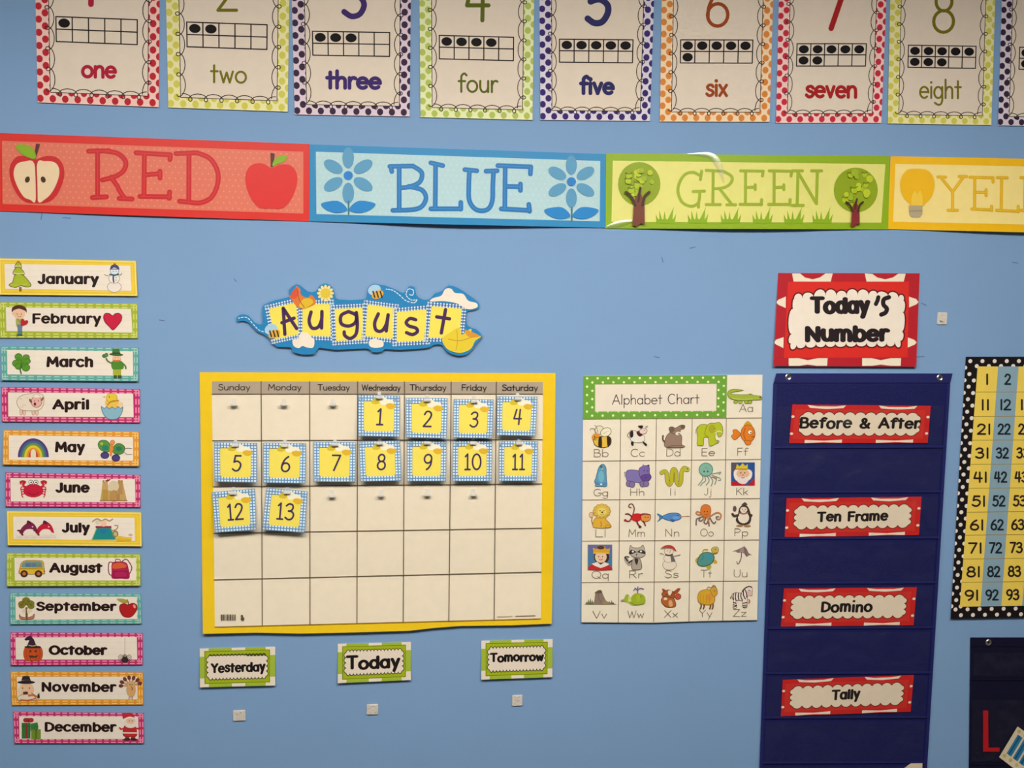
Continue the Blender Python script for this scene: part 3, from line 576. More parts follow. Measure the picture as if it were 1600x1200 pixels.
def pic_tub(i):
    i.ob('1078,205 1228,205 1290,345 1020,345', (30, 140, 140), (170, 190, 120), 9, 1); i.ell(1150, 250, 40, 26, (40, 120, 170)); i.rect(1062, 192, 1238, 214, (160, 40, 70)); i.curve('1030,140 1080,112 1130,135 1170,115 1215,135 1250,115', 16, (186, 148, 104)); i.ell(1150, 165, 36, 34, (244, 200, 170)); i.ell(1085, 150, 26, 26, (220, 214, 190))
    i.curve('1250,240 1290,230 1310,190 1275,185', 10, (160, 120, 80)); i.ell(1282, 280, 34, 40, (150, 130, 90)); i.ell(1282, 280, 18, 22, (206, 190, 140)); i.poly('1290,300 1470,320 1455,360 1295,362', (226, 182, 44)); i.line('1300,318 1462,330', 6, (244, 214, 90)); i.ell(1450, 290, 24, 14, (216, 180, 160))
def pic_bus(i):
    i.ob('215,700 225,640 240,600 290,575 440,575 480,590 490,650 495,715 470,725 230,725', (228, 188, 56), (150, 120, 50), 7, 2); i.poly('236,650 246,605 290,582 445,582 470,598 474,655', (120, 150, 142)); i.rect(285, 605, 340, 645, (90, 120, 150)); i.rect(350, 605, 400, 645, (96, 128, 150)); i.rect(410, 605, 455, 650, (128, 138, 110)); i.line('225,665 490,668', 7, (170, 130, 44))
    for x in (268, 428): i.ell(x, 722, 42, 40, (70, 48, 34)); i.ell(x, 722, 20, 19, (200, 110, 60))
    i.ell(215, 690, 9, 12, (230, 120, 70)); i.ell(492, 695, 9, 10, (200, 70, 50))
def pic_backpack(i):
    pk = (140, 30, 80)
    i.curve('1262,600 1215,595 1204,660 1215,725 1245,740', 11, pk); i.curve('1350,590 1400,560 1440,600 1465,660 1440,720', 11, pk); i.curve('1285,595 1285,565 1330,565 1340,595', 9, pk); i.blob('1240,620 1265,590 1330,585 1400,598 1425,650 1438,770 1340,776 1245,772 1240,700', (170, 28, 78)); i.blob('1248,640 1265,610 1330,600 1390,612 1400,650 1320,664 1255,664', (218, 96, 52)); i.curve('1245,672 1330,680 1425,665', 8, (200, 44, 60)); i.ob('1275,700 1340,695 1405,700 1408,755 1340,765 1275,758', (180, 34, 90), (120, 16, 60), 6)
def pic_oak(i):
    for x, y, r in ((210, 170, 45), (300, 165, 48), (255, 130, 46), (205, 190, 36), (310, 195, 38)): i.ell(x, y, r, r * 0.8, (126, 124, 36))
    for x, y in ((225, 145), (280, 140), (310, 180), (200, 180), (255, 170)): i.ell(x, y, 13, 12, (96, 108, 40)); 
    for x, y in ((240, 125), (290, 165), (215, 170)): i.ell(x, y, 8, 8, (190, 60, 40))
    i.rect(248, 205, 272, 335, (120, 84, 50)); i.ell(262, 245, 60, 26, (232, 214, 180)); i.ob('180,285 200,310 260,320 320,305 345,280 335,330 270,342 190,335', (196, 120, 90), (130, 90, 60), 6); i.line('255,215 262,335', 14, (110, 80, 50))
def pic_apple(i):
    i.ob('1385,178 1340,165 1298,185 1296,240 1330,300 1380,316 1430,305 1480,240 1484,185 1440,160', (184, 30, 34), (120, 20, 24), 8); i.ell(1458, 195, 14, 22, (236, 160, 140), -20); i.curve('1388,180 1390,150 1378,120', 9, (110, 70, 44)); i.blob('1385,155 1340,160 1290,140 1262,112 1320,110 1375,125', (176, 160, 66))
def pic_pumpkin(i):
    o = (206, 84, 36)
    for x in (270, 395, 300, 365, 332): i.oe(x, 720, 44, 84, o, (160, 54, 30), 5)
    i.poly('240,640 265,636 290,570 250,575 236,560 270,530 300,520 340,560 368,632 415,640 412,660 240,652', (64, 36, 60)); i.ell(328, 648, 92, 13, (54, 34, 52)); i.curve('285,628 330,636 372,626', 9, (220, 190, 60)); i.poly('285,700 308,675 318,705', K); i.poly('345,705 355,675 378,700', K); i.poly('275,735 300,745 320,738 345,750 370,738 392,740 365,765 300,765', K)
def pic_spider(i):
    i.line('1352,545 1352,730', 4, (150, 120, 100))
    for sg in (-1, 1):
        for k in range(4): i.curve([(1352, 770), (1352 + sg * 45, 735 + k * 22), (1352 + sg * (75 - k * 4), 760 + k * 20)], 6, K)
    i.ell(1352, 790, 38, 34, (56, 42, 40)); i.ell(1350, 750, 24, 20, (66, 50, 48)); i.ell(1343, 746, 6, 6, WHITE); i.ell(1360, 746, 6, 6, WHITE)
def pic_pilgrim(i):
    i.ell(225, 235, 84, 82, (240, 196, 160)); i.ell(148, 250, 22, 40, (232, 214, 190)); i.poly('165,130 180,85 205,78 255,82 272,135', (44, 40, 48)); i.ell(220, 150, 100, 18, (44, 40, 48)); i.rect(172, 118, 266, 132, (80, 66, 50)); i.ell(180, 215, 6, 9, K); i.ell(255, 215, 6, 9, K); i.blob('185,262 220,252 240,262 232,285 195,288', (90, 50, 36))
    i.ob('140,300 225,285 300,300 330,345 225,352 130,345', (236, 220, 200), (160, 120, 90), 5); i.curve('160,345 240,350 320,330', 14, (210, 96, 44)); i.curve('250,300 300,295 350,315', 20, (214, 120, 60)); i.poly('345,290 365,265 372,325 345,330', (60, 50, 40)); i.line('280,270 330,300', 8, (180, 120, 60))
def pic_turkey(i):
    for k in range(7):
        a = math.radians(180 - 15 + 30 * k + 15 - 0) if False else math.radians(190 + 27 * k - 10); x, y = 1380 + 108 * math.cos(a), 190 + 92 * math.sin(a); i.line([(1380, 190), (x, y)], 20, (206, 160, 120)); i.ell(x, y, 26, 20, (112, 60, 50), math.degrees(a))
    i.ell(1386, 235, 52, 80, (216, 168, 110)); i.ell(1384, 180, 36, 36, (222, 176, 120)); i.poly('1378,190 1402,194 1388,212', (220, 140, 40)); i.ell(1372, 176, 5, 6, K); i.ell(1396, 176, 5, 6, K); i.curve('1392,206 1400,222 1392,236', 8, (180, 60, 44)); i.line('1365,310 1362,340', 7, (150, 120, 110)); i.line('1398,310 1400,340', 7, (150, 120, 110))
def pic_gifts(i):
    i.rect(170, 600, 268, 775, (56, 118, 60)); i.poly('270,610 345,595 355,640 345,690 270,690', (62, 124, 66)); i.rect(275, 672, 382, 785, (116, 146, 46)); i.rect(212, 600, 236, 775, (150, 50, 44)); i.rect(318, 672, 340, 785, (90, 116, 50)); i.line('170,640 268,640', 6, (40, 96, 50))
    for dx in (-30, 0, 30): i.oe(245 + dx, 570, 26, 22, (190, 46, 52), (120, 24, 34), 5)
    i.ell(245, 582, 14, 12, (150, 30, 40)); i.oe(330, 660, 22, 14, (70, 130, 60), (40, 90, 40), 5)
def pic_santa(i):
    i.rect(1318, 730, 1365, 790, (186, 40, 46)); i.rect(1385, 730, 1432, 790, (186, 40, 46)); i.blob('1310,775 1365,768 1368,795 1312,796', (60, 44, 40)); i.blob('1385,768 1440,775 1445,795 1386,795', (60, 44, 40)); i.ob('1310,640 1370,620 1430,640 1448,740 1375,755 1300,740', (198, 44, 50), (130, 26, 36), 6); i.line('1298,712 1448,714', 14, (240, 226, 214))
    i.ell(1380, 610, 72, 48, (236, 226, 214)); i.ell(1380, 575, 52, 38, (240, 196, 166)); i.blob('1300,565 1296,505 1345,488 1400,495 1425,545 1370,535', (200, 44, 52)); i.curve('1310,562 1365,540 1430,552', 16, (244, 234, 224)); i.ell(1300, 575, 18, 18, (244, 234, 224)); i.ell(1365, 578, 5, 6, K); i.ell(1398, 578, 5, 6, K); i.curve('1310,660 1275,670 1260,655', 16, (198, 44, 50)); i.curve('1440,660 1470,665 1485,660', 16, (198, 44, 50))
MPIC = [(0, 400, pic_tree, pic_snowman, 'fir_tree_picture', 'snowman_picture'), (0, 400, pic_boy, pic_heart, 'boy_picture', 'heart_picture'), (0, 535, pic_clover, pic_lepre, 'clover_picture', 'leprechaun_picture'), (0, 535, pic_lamb, pic_chick, 'lamb_picture', 'chick_picture'),
        (0, 668, pic_rainbow, pic_butterfly, 'rainbow_picture', 'butterfly_picture'), (0, 668, pic_crab, pic_castle, 'crab_picture', 'sandcastle_picture'), (0, 795, pic_dolphins, pic_tub, 'dolphin_picture', 'beach_tub_picture'), (0, 795, pic_bus, pic_backpack, 'school_bus_picture', 'backpack_picture'),
        (5, 920, pic_oak, pic_apple, 'tree_picture', 'apple_picture'), (5, 920, pic_pumpkin, pic_spider, 'pumpkin_picture', 'spider_picture'), (10, 1045, pic_pilgrim, pic_turkey, 'pilgrim_picture', 'turkey_picture'), (10, 1045, pic_gifts, pic_santa, 'gift_picture', 'santa_picture')]
def stitched(ik, q, w_, h_, light, along, n, off):
    T0 = ik.T; ik.T = quad(q, w_, h_); ik.flat = True
    for o in off:
        for (a, b_) in (((0, o), (w_, o)), ((0, h_ - o), (w_, h_ - o)), ((o, 0), (o, h_)), ((w_ - o, 0), (w_ - o, h_))):
            L = math.hypot(b_[0] - a[0], b_[1] - a[1]); m_ = int(L / along)
            for k in range(m_):
                t0, t1 = (k + 0.22) / m_, (k + 0.78) / m_
                ik.line([(a[0] + (b_[0] - a[0]) * t0, a[1] + (b_[1] - a[1]) * t0), (a[0] + (b_[0] - a[0]) * t1, a[1] + (b_[1] - a[1]) * t1)], n, light, nd=6)
    ik.T = T0
for (wd, oq, iq, cols, x0, x1, base, cap, lab, lb), (fx, fy, pa, pb, na, nb_) in zip(MON, MPIC):
    oq, iq = pt(oq), pt(iq)
    c = Card('month_card', oq, cols[0], lab, 'card', 'month cards in a column', t=0.0008, mat=CARDM, lift=tiltlift(oq[0][1], oq[3][1], 0.0003, lb / 1000))
    ik = c.ink('stitched_border')
    if cols is YEL:
        T = quad(oq, 214, 55); ik.T = T; ik.line([(1.6, 1.6), (212.4, 1.6), (212.4, 53.4), (1.6, 53.4)], 1.6, cols[1], True); ik.line([(6, 6), (208, 6), (208, 49), (6, 49)], 1.2, (246, 214, 84), True); ik.T = IDENT
    else: stitched(ik, oq, 214, 54, cols[1], 11 if cols is MAG else 13, 2.0 if cols is MAG else 1.7, (1.8, 6.2) if cols is MAG else (2.0, 6.2))
    c.put(ik, clip=oq)
    ik = c.ink('centre_panel'); ik.poly(iq, (243, 230, 214)); T = quad(iq, 196, 38); ik.T = T
    for y in (9, 19, 29): ik.line([(2, y), (194, y)], 0.35, (230, 214, 194), nd=4)
    c.put(ik)
    ik = c.ink('month_name'); ik.text(wd, x0, x1, base, cap + 0.8, 5.0 if len(wd) < 8 else 4.5, (40, 18, 16), slope=0.004, track=9, xh=0.76, asp=0.68); c.put(ik, stay=True)
    ik = c.ink(na, frame(fx, fy, 7.1111)); pa(ik); c.put(ik, stay=True)
    ik = c.ink(nb_, frame(fx, fy, 7.1111)); pb(ik); c.put(ik, stay=True)

# ================================================================== August banner (die-cut title)
OUTL = '35,265 60,240 110,245 150,290 196,296 194,230 202,182 280,150 358,132 356,92 400,55 440,72 475,100 520,98 545,62 585,50 625,75 638,120 660,148 800,148 830,130 836,82 870,52 915,58 950,64 1010,88 1058,108 1088,68 1125,75 1134,120 1172,148 1215,145 1245,112 1290,96 1330,62 1390,78 1450,118 1512,165 1516,200 1475,216 1442,224 1442,305 1500,330 1536,375 1505,410 1475,452 1440,484 1380,490 1320,466 1288,424 1232,426 1212,442 1030,456 945,450 920,468 860,468 830,446 640,456 542,442 512,480 430,482 380,466 368,440 282,436 250,402 212,366 160,342 112,290 70,278 45,285'
Tb = frame(360, 430, 1600 / 410)
c = Card('month_title_banner', [Tb(*p) for p in spl(pt(OUTL), True, 2)], (30, 132, 190), 'blue die-cut August title with letter tiles above the calendar', 'banner', t=0.0012, lift=tiltlift(440, 555, 0.001, 0.004), mat=GLOSS)
def film(card, pts, name, off):
    bm = bmesh.new(); q = [Tb(*p) for p in pts]; vs = [bm.verts.new(P(p[0], p[1], card.lift(*p) + off) - card.o3) for p in q]
    for a, b_, d in tessellate_polygon([[Vector((p[0], p[1], 0)) for p in q]]): bm.faces.new((vs[a], vs[b_], vs[d]))
    bm_obj(name, bm, FILM, card.o)
op = spl(pt(OUTL), True, 1); fo = []
for i_ in range(len(op)):
    a, b_ = op[i_ - 1], op[(i_ + 1) % len(op)]; L = math.hypot(b_[0] - a[0], b_[1] - a[1]); fo.append((op[i_][0] + (b_[1] - a[1]) / L * 15, op[i_][1] - (b_[0] - a[0]) / L * 15))
film(c, fo, 'laminate_film', 0.0004)
TILES = [('letter_a', '235,205 400,165 418,360 270,392', ['l322,202 332,360', 'l322,202 404,325', 'l314,290 388,262']),
         ('letter_u', '440,178 606,174 612,374 438,368', ['s492,225 480,280 498,322 535,316 556,270 558,222', 'l558,222 556,322']),
         ('letter_g', '635,206 806,198 812,392 645,402', ['s720,222 676,245 676,295 720,310 760,290 766,245 720,222', 's768,228 774,300 765,360 730,386 698,368 694,346']),
         ('letter_u', '836,178 1002,200 990,388 822,372', ['s902,236 880,290 888,334 922,340 950,300 962,242', 'l962,242 950,340']),
         ('letter_s', '1014,224 1196,208 1192,398 1014,408', ['s1130,272 1096,264 1072,288 1090,310 1130,322 1140,344 1110,362 1074,350']),
         ('letter_t', '1226,188 1412,204 1396,382 1206,382', ['l1312,210 1286,352', 'l1258,254 1336,266'])]
for nm, qd, st in TILES:
    ik = c.ink(nm + '_tile', Tb); qd = pt(qd); cx0 = sum(p[0] for p in qd) / 4; cy0 = sum(p[1] for p in qd) / 4
    og = [(cx0 + (p[0] - cx0) * 1.28, cy0 + (p[1] - cy0) * 1.26) for p in qd]; ik.poly(og, (58, 104, 168)); ik.flat = True
    Tq = quad(og, 100, 100)
    for k in range(13):
        for (u, v) in ((k * 8 + 2, 2.5), (k * 8 + 2, 97.5), (2.5, k * 8 + 2), (97.5, k * 8 + 2), (k * 8 + 2, 8.5), (k * 8 + 2, 91.5), (8.5, k * 8 + 2), (91.5, k * 8 + 2)):
            x, y = Tq(u, v); ik.ell(x, y, 6.2, 6.2, (214, 232, 244), 0, 6)
    ik.poly(qd, (246, 226, 92)); slab(ik, st, 21, (70, 32, 84)); c.put(ik, stay=True); c.top += 0.08
c.top += 0.2
def bleaf(i, pts, c1, c2, vein):
    i.blob(pts, c1); 
    if vein: i.curve(vein, 5, c2)
ik = c.ink('autumn_leaf', Tb); ik.blob('400,68 425,85 432,120 470,138 495,120 522,165 490,190 440,205 400,185 375,150 358,125 395,118', (224, 120, 48)); ik.blob('440,150 480,140 505,165 460,200 420,190', (226, 186, 40)); ik.blob('365,125 400,75 418,100 405,135 385,145', (220, 84, 52)); ik.curve('410,95 420,150 450,195', 5, (170, 90, 40)); c.put(ik, stay=True)
ik = c.ink('autumn_leaf', Tb); ik.blob('1292,385 1335,352 1398,318 1410,362 1440,342 1468,328 1474,360 1528,372 1492,402 1464,450 1400,474 1332,456 1300,420', (232, 204, 52)); ik.blob('1430,335 1470,345 1522,372 1470,380 1440,365', (222, 150, 48)); ik.curve('1330,390 1400,400 1480,375', 5, (200, 150, 40)); ik.curve('1380,335 1385,400 1375,460', 4, (206, 160, 40)); c.put(ik, stay=True)
ik = c.ink('sun', Tb)
for k in range(12): a = math.pi * k / 6; ik.ell(580 + 38 * math.cos(a), 110 + 38 * math.sin(a), 14, 9, (244, 224, 140), math.degrees(a), 10)
ik.ell(580, 110, 30, 30, (228, 196, 52)); ik.ell(580, 110, 34, 34, (240, 220, 110)) if False else None; c.put(ik, stay=True)
for (x, y) in ((888, 108), (258, 348)):
    ik = c.ink('bee', Tb); ik.ell(x - 10, y - 18, 40, 32, (170, 206, 226), -20); ik.ell(x + 10, y + 10, 38, 24, (226, 170, 60), -25)
    for d in (-18, 4, 26): ik.line([(x + d, y - 8), (x + d + 10, y + 26)], 9, (50, 36, 30))
    c.put(ik, stay=True)
ik = c.ink('flight_trail', Tb); dl = (206, 230, 240)
for path in ('950,85 990,92 1030,120 1070,155 1120,168 1138,150', '1138,150 1100,150 1072,120 1085,85 1115,92 1112,120 1090,118', '50,262 100,258 140,300 180,338 230,348'):
    q_ = spl(pt(path), False, 5)
    for a_, b_ in zip(q_[::2], q_[1::2]): ik.line([a_, b_], 6, dl, nd=6)
c.put(ik, stay=True)
for pts in ('1220,160 1235,140 1285,125 1310,85 1345,82 1370,108 1420,115 1450,155 1500,170 1505,195 1460,208 1420,196 1380,172 1300,158', '385,430 380,395 415,385 430,352 470,352 490,375 512,395 505,440 470,442 440,432 415,445', '848,430 846,402 880,385 900,392 930,402 932,432 905,442 870,442'):
    ik = c.ink('cloud', Tb); ik.blob(pts, (244, 230, 212)); c.put(ik, stay=True)

# ================================================================== calendar
CT, CB = 583.0, 982.0
calq = [(312, 581.5), (590, 582.3), (868, 583), (866, 790), (862, 974.5), (800, 977), (720, 978), (680, 981), (640, 985.5), (560, 988), (470, 990), (400, 988.5), (317, 990.5), (314.5, 780)]
def callift(x, y): return 0.0008 if y < 900 else 0.0008 + 0.0045 * (y - 900) / 90
cal = Card('calendar_chart', calq, (246, 204, 34), 'yellow bordered monthly calendar chart with blank white squares', 'calendar', t=0.001, lift=callift, cuts=[('y', 900)], mat=CARDM, eps=0.06)
XT = [331, 408, 483.8, 558.8, 632, 705, 775.6, 848.3]; XB = [335.8, 409.8, 484.4, 557.7, 630, 701.3, 772, 844.8]
YL = [615.5, 688.5, 760.4, 833.3, 905.8, 979.6]; YR = [615.5, 686.7, 756, 825, 893.7, 966.7]
def cpt(c_, r_):                               # grid corner, r_ -1 = top of the header row
    yl, yr = (596, 597) if r_ < 0 else (YL[r_], YR[r_])
    y = yl + (yr - yl) * c_ / 7; t_ = (y - 596) / 378; return (XT[c_] + (XB[c_] - XT[c_]) * t_, y)
ik = cal.ink('grid_panel'); ik.poly([cpt(0, -1), cpt(7, -1), cpt(7, 5), cpt(0, 5)], (241, 227, 202)); cal.put(ik)
ik = cal.ink('weekday_header'); ik.poly([cpt(0, -1), cpt(7, -1), cpt(7, 0), cpt(0, 0)], (178, 162, 142))
for tx, a, b_, y in (('Sunday', 341, 391, 610), ('Monday', 419, 471, 610), ('Tuesday', 496, 546.5, 610.3), ('Wednesday', 565, 626, 610.5), ('Thursday', 640, 697.5, 610.5), ('Friday', 721.5, 760.5, 610.5), ('Saturday', 784.5, 840.5, 610.7)):
    ik.text(tx, a, b_, y, 10.2, 1.35, (48, 38, 34))
cal.put(ik)
ik = cal.ink('grid_lines'); gl_ = (110, 92, 72)
for k in range(1, 7): ik.line([cpt(k, r_) for r_ in (-1, 0, 5)], 1.3, gl_, nd=4)
for k in range(0, 5): ik.line([cpt(0, k), cpt(7, k)], 1.2, gl_, nd=4)
ik.line([cpt(0, 5), cpt(7, 5)], 1.0, (150, 110, 40), nd=4); cal.put(ik)
ik = cal.ink('barcode')
for k, wd in enumerate([1.6, .8, 1.4, .7, .7, 1.5, .8, 1.6, .7, 1.2, .7, 1.5]): ik.rect(345 + k * 1.95, 960, 345 + k * 1.95 + wd, 969.5, (92, 78, 62))
cal.put(ik, stay=True); ik = cal.ink('maker_mark'); ik.ell(379, 967, 2.6, 3.0, (92, 78, 62)); ik.ell(378, 962.5, 1.8, 1.8, (92, 78, 62)); cal.put(ik, stay=True); ik = cal.ink('fine_print'); ik.line('777,963.5 800,962.8', 0.8, (176, 156, 130)); ik.line('806,962.6 836,961.8', 1.1, (140, 122, 104)); cal.put(ik, stay=True)

# small clear hooks that the date cards hang from
def hook(x, y, label, group, base, s_=1.0):
    o3 = P(x, y, base); bm = bmesh.new()
    vs = box_bm(bm, -0.003 * s_, 0.003 * s_, -0.0016, 0.0006, -0.003, 0.007)
    bmesh.ops.bevel(bm, geom=bm.edges[:], offset=0.0007, segments=2, affect='EDGES')
    plate = bm_obj('plastic_hook', bm, PLASTIC, None, o3)
    bm = bmesh.new(); box_bm(bm, -0.005, 0.005, -0.0070, -0.0008, -0.0040, -0.0024); box_bm(bm, -0.005, 0.005, -0.0070, -0.0058, -0.0040, 0.0012)
    bm_obj('lip', bm, PLASTIC, plate)
    tag(plate, label, 'hook', group); return plate
for (x, y, lab) in ((366, 630, 'empty clear plastic hook in the first Sunday square'), (444, 630, 'empty clear plastic hook in the first Monday square'), (520.5, 630, 'empty clear plastic hook in the first Tuesday square'),
                    (519, 772, 'empty clear plastic hook in the Tuesday square below date card seven'), (595.5, 771, 'empty clear plastic hook in the Wednesday square below date card eight'), (667.5, 770, 'empty clear plastic hook in the Thursday square below date card nine'), (739.5, 770, 'empty clear plastic hook in the Friday square below date card ten')):
    hook(x, y, lab, 'clear hooks on the calendar', 0.0018)

DATES = [('1', '559.7,617 624.6,618 624.4,682.5 559.7,681.5'), ('2', '634.4,621.5 699,622 697.5,685 634.6,683.5'), ('3', '709,623.5 771,624 769,684.8 708,684'), ('4', '776.8,619.3 839.5,619.8 836.5,681 776,680'),
         ('5', '334.7,691 401,692 401,754 335.5,752.8'), ('6', '411.6,691.5 478,692.5 477,755.5 411.5,754.2'), ('7', '490,690.6 556,691 555,753 490.6,752.5'), ('8', '560.6,690 625,688 627,751 563.5,752.5'),
         ('9', '636,688.5 697.5,688.5 696.8,751.8 636,752'), ('10', '707.8,688.2 769,688.5 768.6,751.8 707,752'), ('11', '780,689 840,689.3 838.5,751.5 779.5,751.5'), ('12', '331,769 398,763.5 400.6,828 336.5,832.3'), ('13', '416.7,762.3 480.3,767.6 476,832.3 409.4,828')]
NAMES = 'one two three four five six seven eight nine ten eleven twelve thirteen'.split()
for (num, qd), nm in zip(DATES, NAMES):
    qd = pt(qd); ty, by = (qd[0][1] + qd[1][1]) / 2, (qd[2][1] + qd[3][1]) / 2
    c = Card('date_card', qd, (92, 142, 190), 'yellow date card %s with blue gingham edge hanging on the calendar' % nm, 'card', 'date cards on the calendar', t=0.0006, lift=tiltlift(ty, by, 0.0035, 0.012), mat=CARDM, eps=0.06)
    T = quad(qd, 66, 64); ik = c.ink('gingham_border', T); ik.flat = True
    for a in range(14):
        for b_ in range(2):
            e = 2.3 + b_ * 4.6; k = 2.6 + a * 4.68
            for (x, y) in ((k, e), (k, 64 - e), (e, k * 0.97), (66 - e, k * 0.97)): ik.rect(x - 1.45, y - 1.45, x + 1.45, y + 1.45, (220, 234, 240))
    c.put(ik)
    ik = c.ink('number_panel', T); ik.poly([(9, 11), (11, 9)] + [(55, 9), (57, 11), (57, 53.5), (54.5, 56), (11.5, 56), (9, 53.5)], (240, 219, 92)); ik.line([(11, 9), (55, 9)], 0.9, (70, 80, 90)); c.put(ik)
    ik = c.ink('leaf_and_cloud', T); ik.blob('22,9 27,4 33,6 34,11 29,14 22,13', (214, 186, 44)); ik.blob('34,6 41,3 47,6 53,7 57,11 52,15 44,15 36,14', (240, 232, 206)); ik.blob('44,15 50,12 58,14 60,17 54,21 47,20', (224, 178, 40)); c.put(ik, stay=True)
    ik = c.ink('number', T); two = len(num) == 2
    tx = num.replace('1', '!'); wd = {'1': 12, '10': 29, '11': 23, '12': 26, '13': 28}.get(num, 15)
    ik.text(tx, 34 - wd / 2, 34 + wd / 2, 47, 27, 2.8, (58, 38, 84), lean=0.08 if not two else 0.0); c.put(ik, stay=True)
    hx, hy = (qd[0][0] + qd[1][0]) / 2, ty + 2.5
    hook(hx + 0.5, hy - 1, 'clear plastic hook holding date card %s' % nm, 'clear hooks on the calendar', 0.0018)

# ================================================================== scalloped cards
def scallop(x0, y0, x1, y1, nx, ny, amp, rx=None, jit=None):
    o = []; rn = random.Random(nx * 31 + ny)
    def side(a, b_, n_, nrm):
        for k in range(n_):
            am = amp * (1 if not jit else rn.uniform(1 - jit, 1 + jit))
            for j in range(7):
                t_ = (k + j / 7) / n_; h = am * math.sin(math.pi * j / 7) ** 0.7 if j else 0
                o.append((a[0] + (b_[0] - a[0]) * t_ + nrm[0] * h, a[1] + (b_[1] - a[1]) * t_ + nrm[1] * h))
    side((x0, y0), (x1, y0), nx, (0, -1)); side((x1, y0), (x1, y1), ny, (1, 0)); side((x1, y1), (x0, y1), nx, (0, 1)); side((x0, y1), (x0, y0), ny, (-1, 0))
    return o
for tx, qd, x0, x1, base, cap, ww, lab in (('Yesterday', '312,1013.4 430,1010.5 430,1071 312.5,1074', 17, 103, 39, 16, 2.9, 'small green and white Yesterday card below the calendar'),
                                     ('Today', '527.8,1006 642,1003 642,1062.5 527.8,1067.5', 13, 101, 41.5, 22, 4.6, 'small green and white Today card with big bold lettering'),
                                     ('Tomorrow', '752,1001 863.5,998.5 863,1058 752,1062', 14, 104, 35, 15, 3.1, 'small green and white Tomorrow card below the calendar')):
    qd = pt(qd); c = Card('day_card', qd, (236, 224, 204), lab, 'card', 'day cards under the calendar', t=0.0008, mat=CARDM, lift=tiltlift(qd[0][1], qd[3][1], 0.0003, 0.004)); T = quad(qd, 118, 61)
    ik = c.ink('green_border', T); g1 = (164, 186, 60)
    for (a, b_, c_, d) in ((14, 0, 50, 6), (71, 0, 103, 6), (14, 55, 50, 61), (71, 55, 103, 61), (0, 13, 8, 47), (110, 13, 118, 47)): ik.rect(a, b_, c_, d, g1)
    ik.rect(7, 4, 110, 56, (166, 182, 26)); ik.line([(8, 5), (109, 5), (109, 55), (8, 55)], 0.9, (110, 126, 24), True); c.put(ik)
    ik = c.ink('scalloped_panel', T); sc_ = scallop(14, 14, 103, 46, 16, 4, 3.4); ik.line(sc_, 2.4, (60, 62, 30), True, nd=5); ik.poly(sc_, (236, 220, 202)); c.put(ik)
    ik = c.ink('lettering', T); ik.text(tx, x0, x1, base, cap, ww + 1.0, (26, 18, 16), track=6, wob=0.05, xh=0.7, asp=0.75); c.put(ik)

# red framed title
Tn = frame(1190, 410, 5)
qd = [(1216, 426.5), (1437, 427), (1431.6, 573), (1208.4, 572)]
c = Card('title_card', qd, (186, 34, 46), "large red and white Today's Number title above the pocket chart", 'card', t=0.001, lift=tiltlift(426, 573, 0.0004, 0.005), mat=CARDM)
wc = (246, 230, 206)
for pts in ('238,86 300,86 340,118 400,132 455,118 500,86 556,86 540,150 250,150', '806,86 865,90 905,118 965,132 1025,118 1068,88 1126,88 1110,150 820,150', '212,808 212,748 290,748 360,764 440,748 516,748 512,808 430,808 360,798 295,808', '786,808 786,748 860,748 930,764 1010,748 1090,748 1086,808 1010,808 930,798 865,808',
            '190,266 130,292 114,312 130,330 188,356', '172,584 112,604 98,628 115,642 170,670', '1152,268 1208,286 1226,310 1210,328 1152,352', '1142,586 1192,604 1212,625 1196,642 1140,666'):
    ik = c.ink('white_spot', Tn); ik.poly(pts, wc); c.put(ik, clip=qd, stay=True)
c.top += EPS
ik = c.ink('red_frame', Tn); ik.poly('206,152 1152,150 1140,742 174,746', (222, 46, 38)); c.put(ik)
ik = c.ink('scalloped_panel', Tn)
NOT = '255,290 320,282 408,282 500,264 585,264 665,264 752,260 838,258 905,258 990,264 1068,276 1108,300 1100,390 1094,540 1084,612 1040,622 975,624 900,624 820,624 740,624 660,626 575,628 500,628 425,630 345,634 275,642 228,632 236,560 246,362'
PK = '284,244 362,236 452,212 540,212 625,222 706,210 790,212 872,222 940,228 1030,232 1100,256 1120,348 1118,465 1108,580 1072,664 1008,656 940,658 860,660 780,656 700,658 618,660 538,660 462,662 385,666 308,670 240,680 212,600 210,460 244,310'
NOT, PK = pt(NOT), pt(PK); sc_ = []
for k in range(len(NOT)):
    a, b_, p = NOT[k], NOT[(k + 1) % len(NOT)], PK[k]; m_ = ((a[0] + b_[0]) / 2, (a[1] + b_[1]) / 2)
    for j in range(9): t_ = math.pi * j / 9; e = (1 - math.cos(t_)) / 2; h = math.sin(t_) ** 0.85; sc_.append((a[0] + (b_[0] - a[0]) * e + (p[0] - m_[0]) * h, a[1] + (b_[1] - a[1]) * e + (p[1] - m_[1]) * h))
ik.line(sc_, 22, (100, 24, 24), True, nd=6); ik.poly(sc_, (246, 232, 216)); c.put(ik)
ik = c.ink('lettering', Tn); bk_ = (38, 26, 30)
ik.text('Today', 375, 850, 405, 136, 42, bk_, track=6, wob=0.03, xh=0.76, asp=0.72); ik.line('912,272 905,300 893,325', 32, bk_); ik.curve('995,272 955,290 952,330 978,360 968,392 935,408', 34, bk_)
ik.text('Number', 338, 1005, 622, 132, 42, bk_, track=6, wob=0.03, xh=0.76, asp=0.72); c.put(ik)

